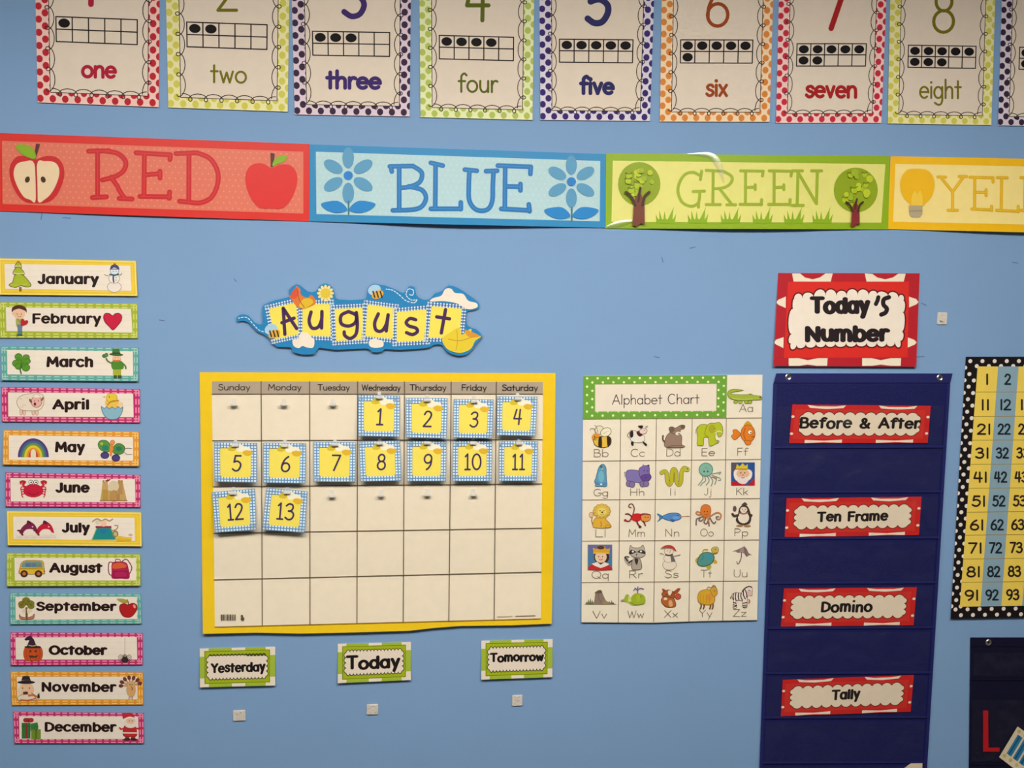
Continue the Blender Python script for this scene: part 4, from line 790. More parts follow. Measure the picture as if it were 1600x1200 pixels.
# ================================================================== alphabet chart
aq = [(911.5, 587), (1191.5, 585.5), (1187, 790), (1183, 968.8), (1090, 970.5), (1021, 973), (908.5, 972.3), (910, 780)]
alp = Card('alphabet_chart', aq, (242, 230, 207), 'alphabet picture chart with a green polka dot heading', 'poster', t=0.0008, lift=tiltlift(585, 972, 0.0003, 0.003), mat=CARDM)
AX = [911, 969.8, 1025.6, 1081.5, 1134.9, 1190]; AB = [909, 966, 1021.3, 1076.3, 1129.2, 1183]; AL = [587.2, 655, 720.6, 781.2, 845.5, 910.3, 972.5]; AR = [585.7, 653, 717.8, 779, 843.7, 907.7, 969]
def apt(c_, r_):
    y = AL[r_] + (AR[r_] - AL[r_]) * c_ / 5; t_ = (y - 655) / 316; return (AX[c_] + (AB[c_] - AX[c_]) * t_, y)
ik = alp.ink('dotted_heading'); hq = [apt(0, 0), apt(4, 0), apt(4, 1), apt(0, 1)]; ik.poly(hq, (112, 168, 58)); T = quad(hq, 224, 67); ik.T = T; ik.flat = True
for a in range(11):
    for b_ in range(15): ik.ell(6 + b_ * 16.4 + (a % 2) * 8.2, 4 + a * 6.4, 1.9, 1.9, (236, 238, 190), 0, 8)
alp.put(ik, clip=hq)
ik = alp.ink('heading_panel'); ik.poly('930,601 1119.5,600 1119,642 930,643', (240, 226, 206)); ik.line('930,601 1119.5,600 1119,642 930,643', 0.8, (210, 204, 160), True)
ik.text('Alphabet Chart', 956.3, 1093, 632.6, 16.5, 1.35, (58, 50, 46), slope=-0.01); alp.put(ik)
ik = alp.ink('grid_lines'); gl_ = (128, 108, 88)
for k in range(1, 5): ik.line([apt(k, 1), apt(k, 6)], 1.0, gl_, nd=4)
for k in range(1, 6): ik.line([apt(0, k), apt(5, k)], 1.0, gl_, nd=4)
ik.line([apt(4, 0), apt(4, 1)], 0.6, (190, 180, 150), nd=4); alp.put(ik)
LET = 'ABCDEFGHIJKLMNOPQRSTUVWXYZ'
for i in range(26):
    r_, c_ = ((0, 4) if i == 0 else ((i - 1) // 5 + 1, (i - 1) % 5)); q_ = quad([apt(c_, r_), apt(c_ + 1, r_), apt(c_ + 1, r_ + 1), apt(c_, r_ + 1)], 56, 65)
    ik = alp.ink('letter_pair', q_); t_ = LET[i] + LET[i].lower(); wd = {'I': 8, 'J': 12, 'L': 15, 'F': 18, 'T': 19, 'K': 19}.get(LET[i], 22)
    if LET[i] in 'MWQ': wd = 26
    cx0 = 31 if i == 0 else 27.5
    ik.text(t_, cx0 - wd / 2, cx0 + wd / 2, 59 if i else 56, 12.5, 1.05, (136, 120, 104)); alp.put(ik, stay=True)
def apic(name, T, fn):
    ik = alp.ink(name, T); fn(ik); alp.put(ik, stay=True)
TA = frame(900, 575, 5.3333); T2 = frame(905, 650, 8.8889); T3 = frame(1045, 650, 8.8889); T4 = frame(905, 778, 8.8889); T5 = frame(1045, 778, 8.8889); T6 = frame(900, 840, 8.5733); T7 = frame(1045, 840, 8.5733)
def p_a(i):
    g, d = (166, 184, 60), (96, 106, 50)
    for x in (1330, 1370, 1420, 1450): i.oe(x, 284, 16, 14, g, d, 4)
    i.ob('1264,215 1280,185 1330,178 1395,186 1340,195 1300,205 1300,220 1420,222 1455,215 1480,228 1540,236 1545,262 1470,268 1400,272 1320,266 1275,245', g, d, 4); i.curve('1300,250 1380,262 1470,256', 4, (210, 210, 110)); i.ell(1452, 222, 4, 4, K); i.ell(1535, 245, 8, 8, (120, 80, 80))
def p_b(i):
    i.oe(280, 195, 60, 60, (236, 226, 196), (150, 136, 110), 10, 30); i.ell(235, 300, 62, 60, (226, 150, 48)); i.ob('200,330 260,300 340,285 420,290 445,340 430,400 370,435 290,435 220,400', (232, 190, 70), (60, 44, 30), 8)
    i.blob('275,300 310,290 315,432 270,425 265,360', (54, 36, 26)); i.blob('385,285 425,295 440,345 425,405 395,425', (54, 36, 26)); i.oe(370, 225, 78, 58, (244, 234, 204), (130, 116, 90), 9, -25); i.curve('330,250 370,225 410,210', 6, (190, 176, 140)); i.curve('225,240 210,180 165,175 150,200', 7, (130, 110, 90)); i.curve('260,230 240,150 215,130', 7, (130, 110, 90)); i.ell(215, 290, 8, 12, K); i.curve('205,325 225,335 250,325', 6, K)
def p_c(i):
    bl = (44, 32, 34)
    for p in ('740,360 735,415 700,430', '790,350 770,420', '880,360 930,405 960,410', '900,340 935,380'): i.curve(p, 24, (232, 224, 210))
    i.ob('700,220 740,200 800,215 860,260 910,290 900,350 840,370 760,365 710,320', (238, 230, 214), (120, 104, 96), 6); i.blob('705,225 745,205 750,280 715,300', bl); i.blob('795,225 830,205 850,240 880,260 850,285 815,270', (84, 34, 34)); i.oe(890, 210, 54, 40, (236, 210, 200), (130, 100, 96), 6, -10); i.blob('815,140 860,130 890,140 870,170 840,165', bl); i.ell(935, 150, 24, 14, (180, 170, 140), -30)
    i.blob('720,360 755,360 750,415 725,405', bl); i.blob('880,350 915,370 945,400 925,415 890,380', bl); i.curve('690,230 670,270 690,300', 8, (120, 100, 96)); i.ell(905, 200, 5, 6, K)
def p_d(i):
    g, d = (156, 128, 110), (98, 78, 66)
    i.curve('750,625 725,600 725,565', 14, d); i.ob('750,660 740,610 760,560 800,530 850,535 880,570 880,630 890,655 860,662', g, d, 5); i.ob('785,530 775,500 800,490 830,500 870,478 905,480 900,505 870,515 865,550 820,550', (150, 124, 106), d, 5); i.ell(800, 512, 20, 22, (120, 96, 80)); i.ell(890, 490, 18, 13, (110, 86, 74)); i.ell(850, 545, 22, 14, (238, 226, 206), -10); i.ell(858, 548, 6, 7, K); i.ob('760,662 800,648 890,645 895,662', (150, 122, 104), d, 4)
def p_e(i):
    g, d = (186, 194, 40), (120, 128, 40)
    i.ob('395,400 400,300 390,200 420,135 480,115 540,130 560,200 540,290 490,300 480,405 440,412', g, d, 8); i.ob('560,405 550,300 500,250 530,140 580,100 640,100 700,90 745,150 745,250 700,290 660,230 640,270 650,330 700,350 640,390 600,415', g, d, 8)
    i.ell(600, 180, 44, 60, (172, 170, 44)); i.curve('645,240 690,210 740,225', 12, (240, 228, 180)); i.ell(640, 175, 6, 8, K); i.curve('400,150 375,200 372,240', 6, d); i.curve('660,340 690,370 670,380', 10, (150, 150, 80))
def p_f(i):
    o, d = (230, 128, 34), (150, 84, 34)
    i.ob('1000,250 940,190 890,200 900,250 870,280 920,330 990,270', o, d, 8); i.blob('1040,140 1090,70 1150,110 1150,150', (214, 160, 50)); i.ob('1000,260 1020,170 1080,125 1150,140 1190,200 1195,280 1160,340 1090,360 1030,330', o, d, 8); i.ob('1050,350 1080,340 1140,350 1130,395 1080,400', o, d, 7); i.curve('1060,170 1040,250 1065,330', 12, (180, 90, 30)); i.oe(1130, 225, 32, 28, (250, 240, 220), d, 6); i.ell(1140, 228, 10, 12, K); i.curve('1150,290 1175,285 1190,300', 8, (110, 60, 30))
def p_g(i):
    b_, d = (92, 158, 190), (50, 100, 130)
    i.ob('300,680 340,672 372,720 375,800 380,900 385,960 330,975 280,970 215,925 235,850 255,770 270,720', b_, d, 8); i.ell(305, 705, 20, 22, (70, 120, 150)); i.ell(305, 840, 40, 80, (120, 184, 206)); i.curve('225,920 300,950 380,925', 22, (100, 130, 190)); i.oe(262, 965, 42, 16, b_, d, 6); i.oe(350, 968, 36, 15, b_, d, 6); i.ell(318, 735, 16, 9, (210, 190, 120)); i.ell(305, 700, 6, 7, K); i.ell(305, 950, 18, 14, (220, 226, 236))
def p_h(i):
    v, d = (132, 118, 176), (78, 64, 118)
    i.ob('655,780 700,750 800,755 860,780 880,860 860,930 800,920 720,930 665,900', v, d, 8)
    for x, y in ((690, 940), (735, 950), (880, 945), (930, 940)): i.oe(x, y, 38, 42, (134, 116, 156), d, 7)
    i.ob('830,740 880,700 940,690 975,720 975,790 1000,850 960,900 880,890 845,840', (130, 108, 176), d, 8); i.ob('860,840 900,815 980,815 995,860 950,900 880,895', (104, 74, 148), d, 7); i.ell(960, 690, 18, 14, d); i.ell(890, 690, 14, 16, v); i.ell(900, 760, 7, 9, K); i.ell(950, 762, 7, 9, K); i.curve('655,800 630,780 640,850', 6, d); i.ell(925, 858, 8, 5, (60, 40, 90))
def p_i(i):
    i.curve('-100,790 -60,770 -30,800 -20,900 10,950 40,900 45,780 70,740 100,780 105,900 140,955 170,900 175,790 210,725 260,740', 60, (110, 104, 36)); i.curve('-100,790 -60,770 -30,800 -20,900 10,950 40,900 45,780 70,740 100,780 105,900 140,955 170,900 175,790 210,725 260,740', 50, (192, 184, 50)); i.ell(250, 745, 36, 34, (196, 194, 70)); i.ell(258, 735, 8, 10, K); i.curve('235,765 255,772 275,762', 6, K)
def p_j(i):
    for p in ('470,830 470,880 410,960', '500,840 510,900 470,930 440,970', '540,845 560,900 520,960', '570,840 610,900 590,970', '600,820 660,860 640,950', '610,800 680,790 720,780 700,810', '620,830 700,860 720,890 690,895'): i.curve(p, 15, (140, 160, 140))
    i.curve('590,850 640,860 660,890', 12, (206, 110, 110)); i.oe(515, 745, 95, 92, (134, 186, 164), (90, 138, 122), 12); i.ell(490, 770, 10, 12, K); i.ell(540, 770, 10, 12, K); i.curve('500,720 530,715 530,740', 6, (100, 150, 130))
def p_k(i):
    i.rect(865, 645, 1195, 965, (44, 84, 150)); i.rect(865, 645, 950, 780, (90, 84, 100)); i.poly('1100,960 1195,860 1195,965 865,965 865,910 960,920', (190, 30, 44)); i.ob('900,800 930,740 1030,725 1130,750 1160,800 1130,880 1030,920 930,890', (240, 230, 220), (180, 160, 160), 6); i.ell(1030, 800, 92, 64, (232, 186, 146)); i.blob('940,870 1030,840 1110,870 1080,930 1030,945 970,925', (238, 222, 218)); i.poly('930,740 945,665 985,700 1025,655 1065,695 1095,665 1095,740', (220, 196, 60)); i.ell(1000, 790, 8, 10, K); i.ell(1055, 790, 8, 10, K); i.ell(1028, 820, 16, 14, (220, 140, 110)); i.curve('1005,850 1030,862 1055,850', 8, (120, 50, 60)); i.line('930,738 1098,738', 14, (180, 140, 40))
def p_l(i):
    y, d = (226, 176, 62), (168, 120, 44)
    i.curve('200,400 175,330 180,270', 14, d); i.oe(165, 235, 28, 36, (230, 190, 150), d, 6); i.ob('205,410 205,310 250,270 340,265 380,310 420,350 430,410', y, d, 8)
    for k in range(12): a = math.pi * k / 6; i.oe(315 + 95 * math.cos(a), 185 + 78 * math.sin(a), 30, 26, (226, 184, 74), d, 5)
    i.ell(318, 185, 92, 76, (226, 190, 80)); i.ell(315, 195, 62, 55, (236, 212, 110)); i.ell(320, 200, 14, 12, (80, 60, 30)); i.ell(290, 178, 7, 9, K); i.ell(345, 178, 7, 9, K); i.curve('295,225 320,238 345,222', 7, (150, 100, 40)); i.oe(395, 395, 36, 18, y, d, 6); i.curve('300,330 310,370 300,400', 7, d)
def p_m(i):
    b_ = (112, 52, 42)
    i.curve('745,230 765,150 740,90 700,90 690,125 720,135', 15, b_); i.blob('715,270 750,225 820,215 880,235 860,300 800,330 740,310', (206, 40, 40)); i.ob('860,230 920,220 985,240 985,300 930,330 870,320', (226, 150, 70), b_, 8); i.curve('860,240 920,222 985,235', 16, (130, 40, 60)); i.curve('730,260 690,225 645,225', 18, b_); i.curve('720,290 690,325 640,315', 18, (150, 40, 50)); i.curve('800,320 820,370 855,400', 20, b_); i.curve('890,325 910,360 920,385', 18, b_); i.ell(640, 310, 20, 16, (170, 50, 60)); i.ell(845, 402, 22, 15, (90, 40, 40)); i.ell(920, 270, 6, 8, K); i.ell(955, 270, 6, 8, K)
def p_n(i):
    b_, d = (86, 140, 200), (44, 84, 140)
    i.blob('-165,225 -140,220 -80,265 -140,325 -160,330 -130,275', (70, 130, 176)); i.ob('-95,265 -40,230 40,210 120,212 165,240 165,285 110,310 30,315 -40,300', b_, d, 8); i.ell(100, 275, 50, 22, (110, 160, 226)); i.ob('20,305 50,300 80,318 50,330', (60, 110, 170), d, 6); i.line('165,258 285,254', 11, (214, 150, 90)); i.line('245,255 288,254', 6, (110, 90, 70)); i.ell(125, 245, 7, 8, K)
def p_o(i):
    o, g = (222, 122, 46), (128, 108, 96)
    for p in ('470,230 410,235 380,210 400,190 430,205', '480,260 420,280 385,300 380,375', '500,275 450,320 420,310 430,290', '515,285 490,340 520,362 535,340', '545,285 555,340 560,390', '570,275 600,330 630,355 650,330', '580,255 640,215 690,205 725,240 710,290 670,295 660,265 690,262', '560,290 540,330 545,350'): i.curve(p, 20, g)
    for p in ('470,230 410,235 380,210 400,190 430,205', '580,255 640,215 690,205 725,240 710,290 670,295', '500,275 480,310 500,330', '545,285 555,340'): i.curve(p, 10, (226, 140, 80))
    i.ob('450,230 445,150 470,105 515,92 565,110 585,170 570,240 515,270', o, (170, 90, 40), 8); i.ell(495, 190, 8, 10, K); i.ell(535, 190, 8, 10, K); i.curve('495,225 515,232 540,222', 6, (120, 60, 30))
def p_p(i):
    k = (70, 56, 48)
    i.ell(985, 388, 50, 15, (170, 130, 80)); i.ell(1090, 390, 50, 15, (170, 130, 80)); i.blob('960,230 980,140 1030,105 1090,115 1125,180 1145,280 1125,350 1060,375 980,365 930,310', k); i.ell(1038, 275, 78, 78, (240, 226, 206)); i.ell(1040, 165, 50, 42, (236, 220, 200)); i.curve('960,240 910,250 885,225', 34, k); i.ell(915, 150, 26, 40, (110, 84, 84)); i.blob('1120,220 1165,235 1140,270', k); i.curve('985,210 1040,222 1095,205', 18, (170, 110, 90)); i.blob('1010,105 1030,75 1060,60 1090,95', (90, 72, 60)); i.poly('1030,178 1060,178 1045,196', (226, 150, 60)); i.ell(1025, 158, 6, 8, K); i.ell(1062, 158, 6, 8, K)
def p_q(i):
    i.rect(118, 648, 458, 1005, (76, 124, 164)); i.rect(118, 648, 458, 740, (108, 108, 160)); i.ell(310, 820, 108, 100, (70, 40, 34)); i.ell(300, 820, 82, 82, (238, 202, 170)); i.poly('200,770 190,690 240,712 265,660 305,700 345,665 380,712 430,700 415,770', (222, 164, 52)); i.line('200,765 415,768', 16, (240, 190, 70)); i.ell(300, 690, 52, 26, (90, 60, 50)); i.blob('135,1000 160,930 230,920 300,950 370,920 420,940 445,1000', (196, 46, 44)); i.poly('170,915 250,890 300,930 350,890 420,920 380,945 300,975 220,945', (240, 226, 212)); i.ell(272, 815, 7, 9, K); i.ell(325, 815, 7, 9, K); i.curve('275,852 300,862 325,850', 8, (190, 60, 60)); i.ell(300, 835, 8, 6, (226, 170, 140))
def p_r(i):
    g, d = (178, 166, 150), (60, 50, 46)
    i.curve('740,900 690,910 650,850', 58, g); i.line('640,830 670,875', 20, d); i.line('690,900 730,870', 20, d); i.curve('630,830 650,815 690,820', 14, d); i.ob('740,990 735,880 770,840 830,840 860,890 860,985', g, d, 7); i.blob('770,850 820,850 805,925 785,915', d); i.ob('700,745 710,660 750,690 840,690 885,655 910,720 915,790 850,830 740,815', (190, 178, 162), (110, 98, 88), 7); i.blob('690,770 720,720 770,735 800,750 850,720 900,735 920,775 860,770 800,755 730,780', d); i.ell(745, 745, 15, 13, (240, 232, 220)); i.ell(858, 742, 15, 13, (240, 232, 220)); i.ell(797, 785, 10, 8, d); i.line('797,790 797,815', 5, d)
def p_s(i):
    i.oe(10, 930, 96, 72, (238, 222, 200), (176, 156, 132), 7); i.oe(0, 840, 70, 58, (240, 226, 206), (176, 156, 132), 7); i.oe(0, 740, 62, 52, (240, 226, 206), (170, 150, 126), 7); i.blob('-110,705 -60,665 10,655 70,680 105,745 40,712 -40,708', (190, 60, 56)); i.curve('-110,705 -30,700 60,712', 12, (150, 140, 110)); i.curve('-40,790 0,800 50,788', 18, (70, 60, 56)); i.poly('20,795 60,800 95,885 35,890', (110, 104, 98)); i.ell(-20, 735, 6, 8, K); i.ell(20, 735, 6, 8, K); i.curve('70,810 120,800 160,790', 7, (130, 100, 80)); i.curve('-70,790 -100,770 -125,775', 7, (130, 100, 80)); i.poly('0,748 34,756 0,762', (220, 130, 50))
def p_t(i):
    y, d = (196, 172, 76), (120, 120, 70)
    i.ob('590,720 620,685 670,682 690,720 670,770 620,775', (204, 180, 80), d, 7); i.curve('470,750 490,720 540,720', 18, y); i.blob('620,880 650,860 672,900 640,912', (222, 170, 40)); i.blob('520,950 560,915 590,960 550,1000', (180, 170, 60)); i.curve('410,830 380,860 385,890', 22, y); i.ob('400,880 440,790 520,755 600,775 630,830 600,900 530,940 450,945 405,920', (84, 150, 142), (84, 112, 70), 14); i.ell(550, 820, 46, 46, (70, 150, 170)); i.curve('440,870 480,830 470,800', 8, (60, 116, 110)); i.ell(648, 715, 6, 8, K); i.curve('610,775 650,765 670,760', 12, (200, 110, 60))
def p_u(i):
    i.blob('880,745 960,715 1040,680 1080,705 1110,765 1160,795 1120,790 1080,815 1050,770 1010,755 960,760 930,740', (138, 112, 110)); i.blob('985,750 1000,710 1040,685 1040,760 1010,756', (168, 142, 136)); i.curve('1010,755 1005,830 975,905 955,915 945,885', 11, (110, 80, 84)); i.line('1040,685 1048,668', 8, (100, 76, 80)); i.curve('1045,690 1065,740 1080,810', 6, (100, 80, 84))
def p_v(i):
    i.blob('130,895 180,880 240,860 260,740 300,710 335,705 370,780 410,850 500,880 510,895', (146, 124, 110)); i.blob('250,740 300,705 340,710 350,740 300,750', (110, 90, 70))
    for x, h in ((140, 40), (165, 70), (190, 85), (215, 60), (450, 45), (480, 55), (500, 35)): i.poly([(x - 16, 892), (x + (6 if x < 300 else -4), 892 - h), (x + 16, 892)], (112, 116, 70))
    i.curve('300,760 310,820 340,870', 8, (120, 100, 90)); i.blob('350,890 380,840 440,870 450,892', (160, 136, 96))
def p_w(i):
    g = (164, 182, 52)
    i.blob('600,840 640,820 670,765 710,770 720,820 770,760 830,745 890,760 925,800 925,880 860,905 760,910 690,870', g); i.blob('700,790 730,800 740,860 700,860', (208, 214, 120)); i.curve('720,860 800,900 910,885', 9, (110, 126, 50)); i.ell(835, 810, 26, 50, (176, 194, 40)); i.ell(870, 790, 7, 9, K)
    for p in ('825,745 825,710 790,675', '825,710 860,680 905,690', '825,700 830,660', '790,690 770,710'): i.curve(p, 13, (110, 96, 160))
    i.blob('600,845 630,830 650,850 620,860', (160, 150, 110))
def p_x(i):
    o, d = (176, 92, 44), (110, 56, 36)
    i.blob('-90,690 -60,690 -20,720 60,720 120,680 155,685 120,740 60,770 0,770 -60,760', (166, 82, 46)); i.ob('-95,760 -60,720 0,700 60,730 80,790 40,830 -40,830', o, d, 7); i.blob('-10,715 40,710 30,760 0,770', (240, 222, 200)); i.ob('-100,830 -60,790 0,800 60,810 90,870 80,925 -20,930 -80,890', (182, 100, 44), d, 8); i.ob('80,790 120,750 158,770 155,810 110,825', (204, 84, 50), d, 6); i.ell(-45, 820, 26, 18, (240, 214, 190)); i.blob('0,850 40,845 50,915 5,920', (224, 170, 120)); i.ell(-30, 765, 7, 9, K); i.ell(40, 765, 7, 9, K)
def p_y(i):
    b_ = (130, 84, 50)
    for x in (430, 470, 555, 590): i.curve([(x, 880), (x + 4, 920), (x - 8, 955)], 20, b_)
    i.ob('390,790 410,730 470,700 540,700 590,730 615,800 605,870 540,900 450,890 400,860', (220, 170, 44), (170, 120, 44), 9); i.ell(540, 800, 40, 44, (226, 150, 70)); i.ob('560,700 590,660 630,665 650,720 640,770 600,790 570,750', (216, 164, 56), (160, 110, 44), 7); i.curve('500,700 530,660 570,680', 12, (190, 160, 90)); i.curve('570,670 600,640 630,660', 11, (150, 130, 90)); i.ell(615, 715, 6, 8, K)
    for x in (420, 460, 500, 540): i.curve([(x, 760), (x + 6, 820), (x, 880)], 5, (190, 140, 40))
def p_z(i):
    k = (66, 46, 46)
    i.ob('850,760 900,735 970,740 1010,690 1060,655 1110,665 1120,720 1110,780 1060,770 1050,850 1045,935 990,930 985,850 900,850 910,935 860,940 870,850 845,800', (238, 224, 210), (120, 96, 90), 6)
    for p in ('870,750 860,790 870,830', '900,742 892,790 900,840', '935,745 930,790 940,835', '970,745 965,790 985,840', '1000,720 1000,770 1025,820', '1020,700 1040,740 1045,800', '865,870 900,880', '862,900 908,910', '868,930 905,915', '990,880 1045,870', '990,910 1045,905', '995,932 1040,928'): i.curve(p, 13, k)
    i.curve('985,720 1020,680 1070,655 1110,665', 16, k); i.ell(1085, 740, 36, 42, (222, 190, 180)); i.curve('845,790 825,800 830,820', 7, k); i.curve('1070,830 1085,850 1065,880', 12, (190, 100, 90)); i.ell(1075, 705, 6, 8, K)
for nm, T, fn in (('alligator_picture', TA, p_a), ('bee_picture', T2, p_b), ('cow_picture', T2, p_c), ('dog_picture', TA, p_d), ('elephant_picture', T3, p_e), ('fish_picture', T3, p_f), ('blue_animal_picture', T2, p_g), ('hippo_picture', T2, p_h), ('inchworm_picture', T3, p_i), ('jellyfish_picture', T3, p_j), ('king_picture', T3, p_k),
                  ('lion_picture', T4, p_l), ('monkey_picture', T4, p_m), ('narwhal_picture', T5, p_n), ('octopus_picture', T5, p_o), ('penguin_picture', T5, p_p), ('queen_picture', T4, p_q), ('raccoon_picture', T4, p_r), ('snowman_picture', T5, p_s), ('turtle_picture', T5, p_t), ('umbrella_picture', T5, p_u),
                  ('volcano_picture', T6, p_v), ('whale_picture', T6, p_w), ('fox_picture', T7, p_x), ('yak_picture', T7, p_y), ('zebra_picture', T7, p_z)): apic(nm, T, fn)

# ================================================================== hundred chart
hq = [(1509, 557.5), (1866, 557), (1838, 961), (1485.3, 967)]
hc = Card('hundred_chart', hq, (24, 18, 20), 'yellow and blue hundred chart with a black polka dot border', 'poster', t=0.0008, lift=tiltlift(557, 967, 0.0003, 0.003), mat=CARDM)
HX0, HX1 = (1527.5, 1848), (1499.7, 1824); HY = [572.6, 612.5, 650.6, 688, 725.6, 763, 800.3, 836.3, 873.5, 910, 948]
def hpt(c_, r_):
    y = HY[0] + (HY[10] - HY[0]) * 0 + HY[r_]; y = HY[r_]; t_ = (y - 572.6) / 375.4; a, b_ = HX0[0] + (HX1[0] - HX0[0]) * t_, HX0[1] + (HX1[1] - HX0[1]) * t_
    return (a + (b_ - a) * c_ / 10, y - c_ / 10 * t_ * 5)
T = quad(hq, 357, 409); ik = hc.ink('border_dots', T); ik.flat = True; dw = (240, 228, 216)
for k in range(20):
    for (x, y) in ((7.5 + k * 19, 6.8), (18 + k * 19, 14.5), (16 + k * 19, 403.5), (7 + k * 19, 394.5)): ik.ell(x, y, 3.2, 3.2, dw, 0, 10)
    for (x, y) in ((7.2, 27 + k * 19.6), (14.8, 37 + k * 19.6), (350, 27 + k * 19.6), (343, 37 + k * 19.6), (0.2, 17 + k * 19.6)):
        if y < 390: ik.ell(x, y, 3.2, 3.2, dw, 0, 10)
hc.put(ik, clip=hq)
for k in range(10):
    ik = hc.ink('number_column'); cc = (244, 212, 92) if k % 2 == 0 else (142, 172, 188)
    ik.poly([hpt(k, 0), hpt(k + 1, 0), hpt(k + 1, 10), hpt(k, 10)], cc); hc.put(ik, stay=True)
hc.top += EPS
ik = hc.ink('column_numbers'); z_num = ik.z + 0.1
for k in range(1, 10): ik.line([hpt(0, k), hpt(10, k)], 0.9, (168, 140, 60), nd=4)
z_num = ik.z
for r_ in range(10):
    for k in range(10):
        a, b_ = hpt(k, r_), hpt(k + 1, r_ + 1); s_ = str(r_ * 10 + k + 1); mx_ = (a[0] + hpt(k + 1, r_)[0]) / 2 - 1; wd = {1: 11, 2: 21, 3: 27}[len(s_)]
        if s_[0] == '1' and len(s_) == 2: wd = 17 if s_ != '11' else 11
        if s_ == '1': wd = 3
        ik.z = z_num
        ik.text(s_, mx_ - wd / 2, mx_ + wd / 2, a[1] + 29, 18, 2.9, (44, 26, 22) if k % 2 == 0 else (24, 36, 44), lean=0.0)
hc.put(ik)

# ================================================================== pocket charts
def fabric_chart(name, outline, mat, label, pockets, seammat, pins, cat='chart'):
    q = pt(outline); cen = (sum(p[0] for p in q) / len(q), sum(p[1] for p in q) / len(q)); o3 = P(*cen)
    def slabm(pl, z0, z1, cutx=()):
        bm = bmesh.new(); N = len(pl)
        f = [bm.verts.new(P(p[0], p[1], z1) - o3) for p in pl]; bk = [bm.verts.new(P(p[0], p[1], z0) - o3) for p in pl]
        bm.faces.new(f); bm.faces.new(bk[::-1])
        for i in range(N): bm.faces.new((f[i], f[(i + 1) % N], bk[(i + 1) % N], bk[i]))
        bmesh.ops.recalc_face_normals(bm, faces=bm.faces); return bm
    root = bm_obj(name, slabm(q, -0.0003, 0.0022), mat, None, o3); tag(root, label, cat)
    for kind, pl, z0, z1 in pockets:
        if kind == 'vinyl':                    # clear strip bowed out, sewn at the bottom and sides
            a, b_, c_, d = pl; bm = bmesh.new(); rows = 6; cols = 14; g = []
            for r_ in range(rows + 1):
                for k in range(cols + 1):
                    u, v = k / cols, r_ / rows; x = (a[0] * (1 - u) + b_[0] * u) * (1 - v) + (d[0] * (1 - u) + c_[0] * u) * v; y = (a[1] * (1 - u) + b_[1] * u) * (1 - v) + (d[1] * (1 - u) + c_[1] * u) * v
                    off = z0 + (z1 - z0) * (1 - v ** 3) * (0.55 + 0.45 * math.sin(math.pi * u)) + 0.0007 * math.sin(u * 17 + y) * (1 - v)
                    g.append(bm.verts.new(P(x, y, off) - o3))
            for r_ in range(rows):
                for k in range(cols): j = r_ * (cols + 1) + k; bm.faces.new((g[j], g[j + cols + 1], g[j + cols + 2], g[j + 1]))
            bm_obj('clear_pocket', bm, VINYL, root, smooth=True)
        else: bm_obj(kind, slabm(pl, z0, z1), seammat, root)
    for (x, y, r_) in pins:
        p3 = P(x, y, 0.0022); bm = bmesh.new(); lathe_y(bm, [(0.0035 * r_, -0.001), (0.0055 * r_, 0.0), (0.0055 * r_, 0.0012), (0.0042 * r_, 0.0022), (0.003 * r_, 0.0016), (0.0012 * r_, 0.001)], 18)
        tag(bm_obj('steel_pin', bm, STEEL, None, p3), pins[(x, y, r_)], 'pin', 'pins holding the pocket charts')
    return root
xl = lambda y: 1209.5 - (y - 590) * 0.0375 if y > 600 else 1209.2
xr = lambda y: 1485.5 - (y - 590) * 0.0605
pk = [('header_hem', [(1213.5, 583.8), (1487.5, 583.8), (1484.5, 598), (1209, 598)], 0.002, 0.0034)]
bots = [697, 767, 839, 909, 979.5, 1050, 1119.5, 1190, 1260]
for bY in bots:
    t = bY - 62
    pk.append(('pocket_seam', [(xl(bY) + 2, bY), (xr(bY) - 2, bY - 1), (xr(bY) - 2, bY + 2.4), (xl(bY) + 2, bY + 3.4)], 0.0018, 0.0042))
    pk.append(('vinyl', [(xl(t) + 7, t), (xr(t) - 8, t - 1), (xr(bY) - 8, bY), (xl(bY) + 7, bY + 1)], 0.0042, 0.0075))
for sx_, nm in ((0, 'side_binding'), (1, 'side_binding')):
    f = (lambda y: xl(y)) if sx_ == 0 else (lambda y: xr(y) - 5)
    pk.append((nm, [(f(600), 600), (f(600) + 5, 600), (f(1265) + 5, 1265), (f(1265), 1265)], 0.0018, 0.0036))
fabric_chart('pocket_chart', [(1213, 583.3), (1488.5, 583.5), (1484.5, 600), (xr(1270), 1270), (xl(1270), 1270), (1208.5, 600)], NAVY, "navy nylon pocket chart with clear pockets under the Today's Number title", pk, SEAM,
             {(1231.5, 589, 1.0): 'round steel pin in the upper corner of the pocket chart beside the alphabet chart', (1468, 590, 1.0): 'round steel pin in the upper corner of the pocket chart beside the hundred chart'})
POCK = [('Before & After', '1238,632 1454.5,634 1449.5,692 1233,692.5', 14, 203, 37, 18, 3.4, 'red and white Before and After card in the pocket chart'),
        ('Ten Frame', '1229,778.5 1440,776 1436,836 1226,839.5', 50, 165, 37, 16, 3.4, 'red and white Ten Frame card in the pocket chart'),
        ('Domino', '1225,919.5 1432.5,917.5 1427.5,977 1220,979', 63, 147, 38, 17, 3.6, 'red and white Domino card in the pocket chart'),
        ('Tally', '1223,1062 1428,1054.5 1423,1112 1220,1119', 82, 130, 36, 17, 3.6, 'red and white Tally card tilted in the pocket chart')]
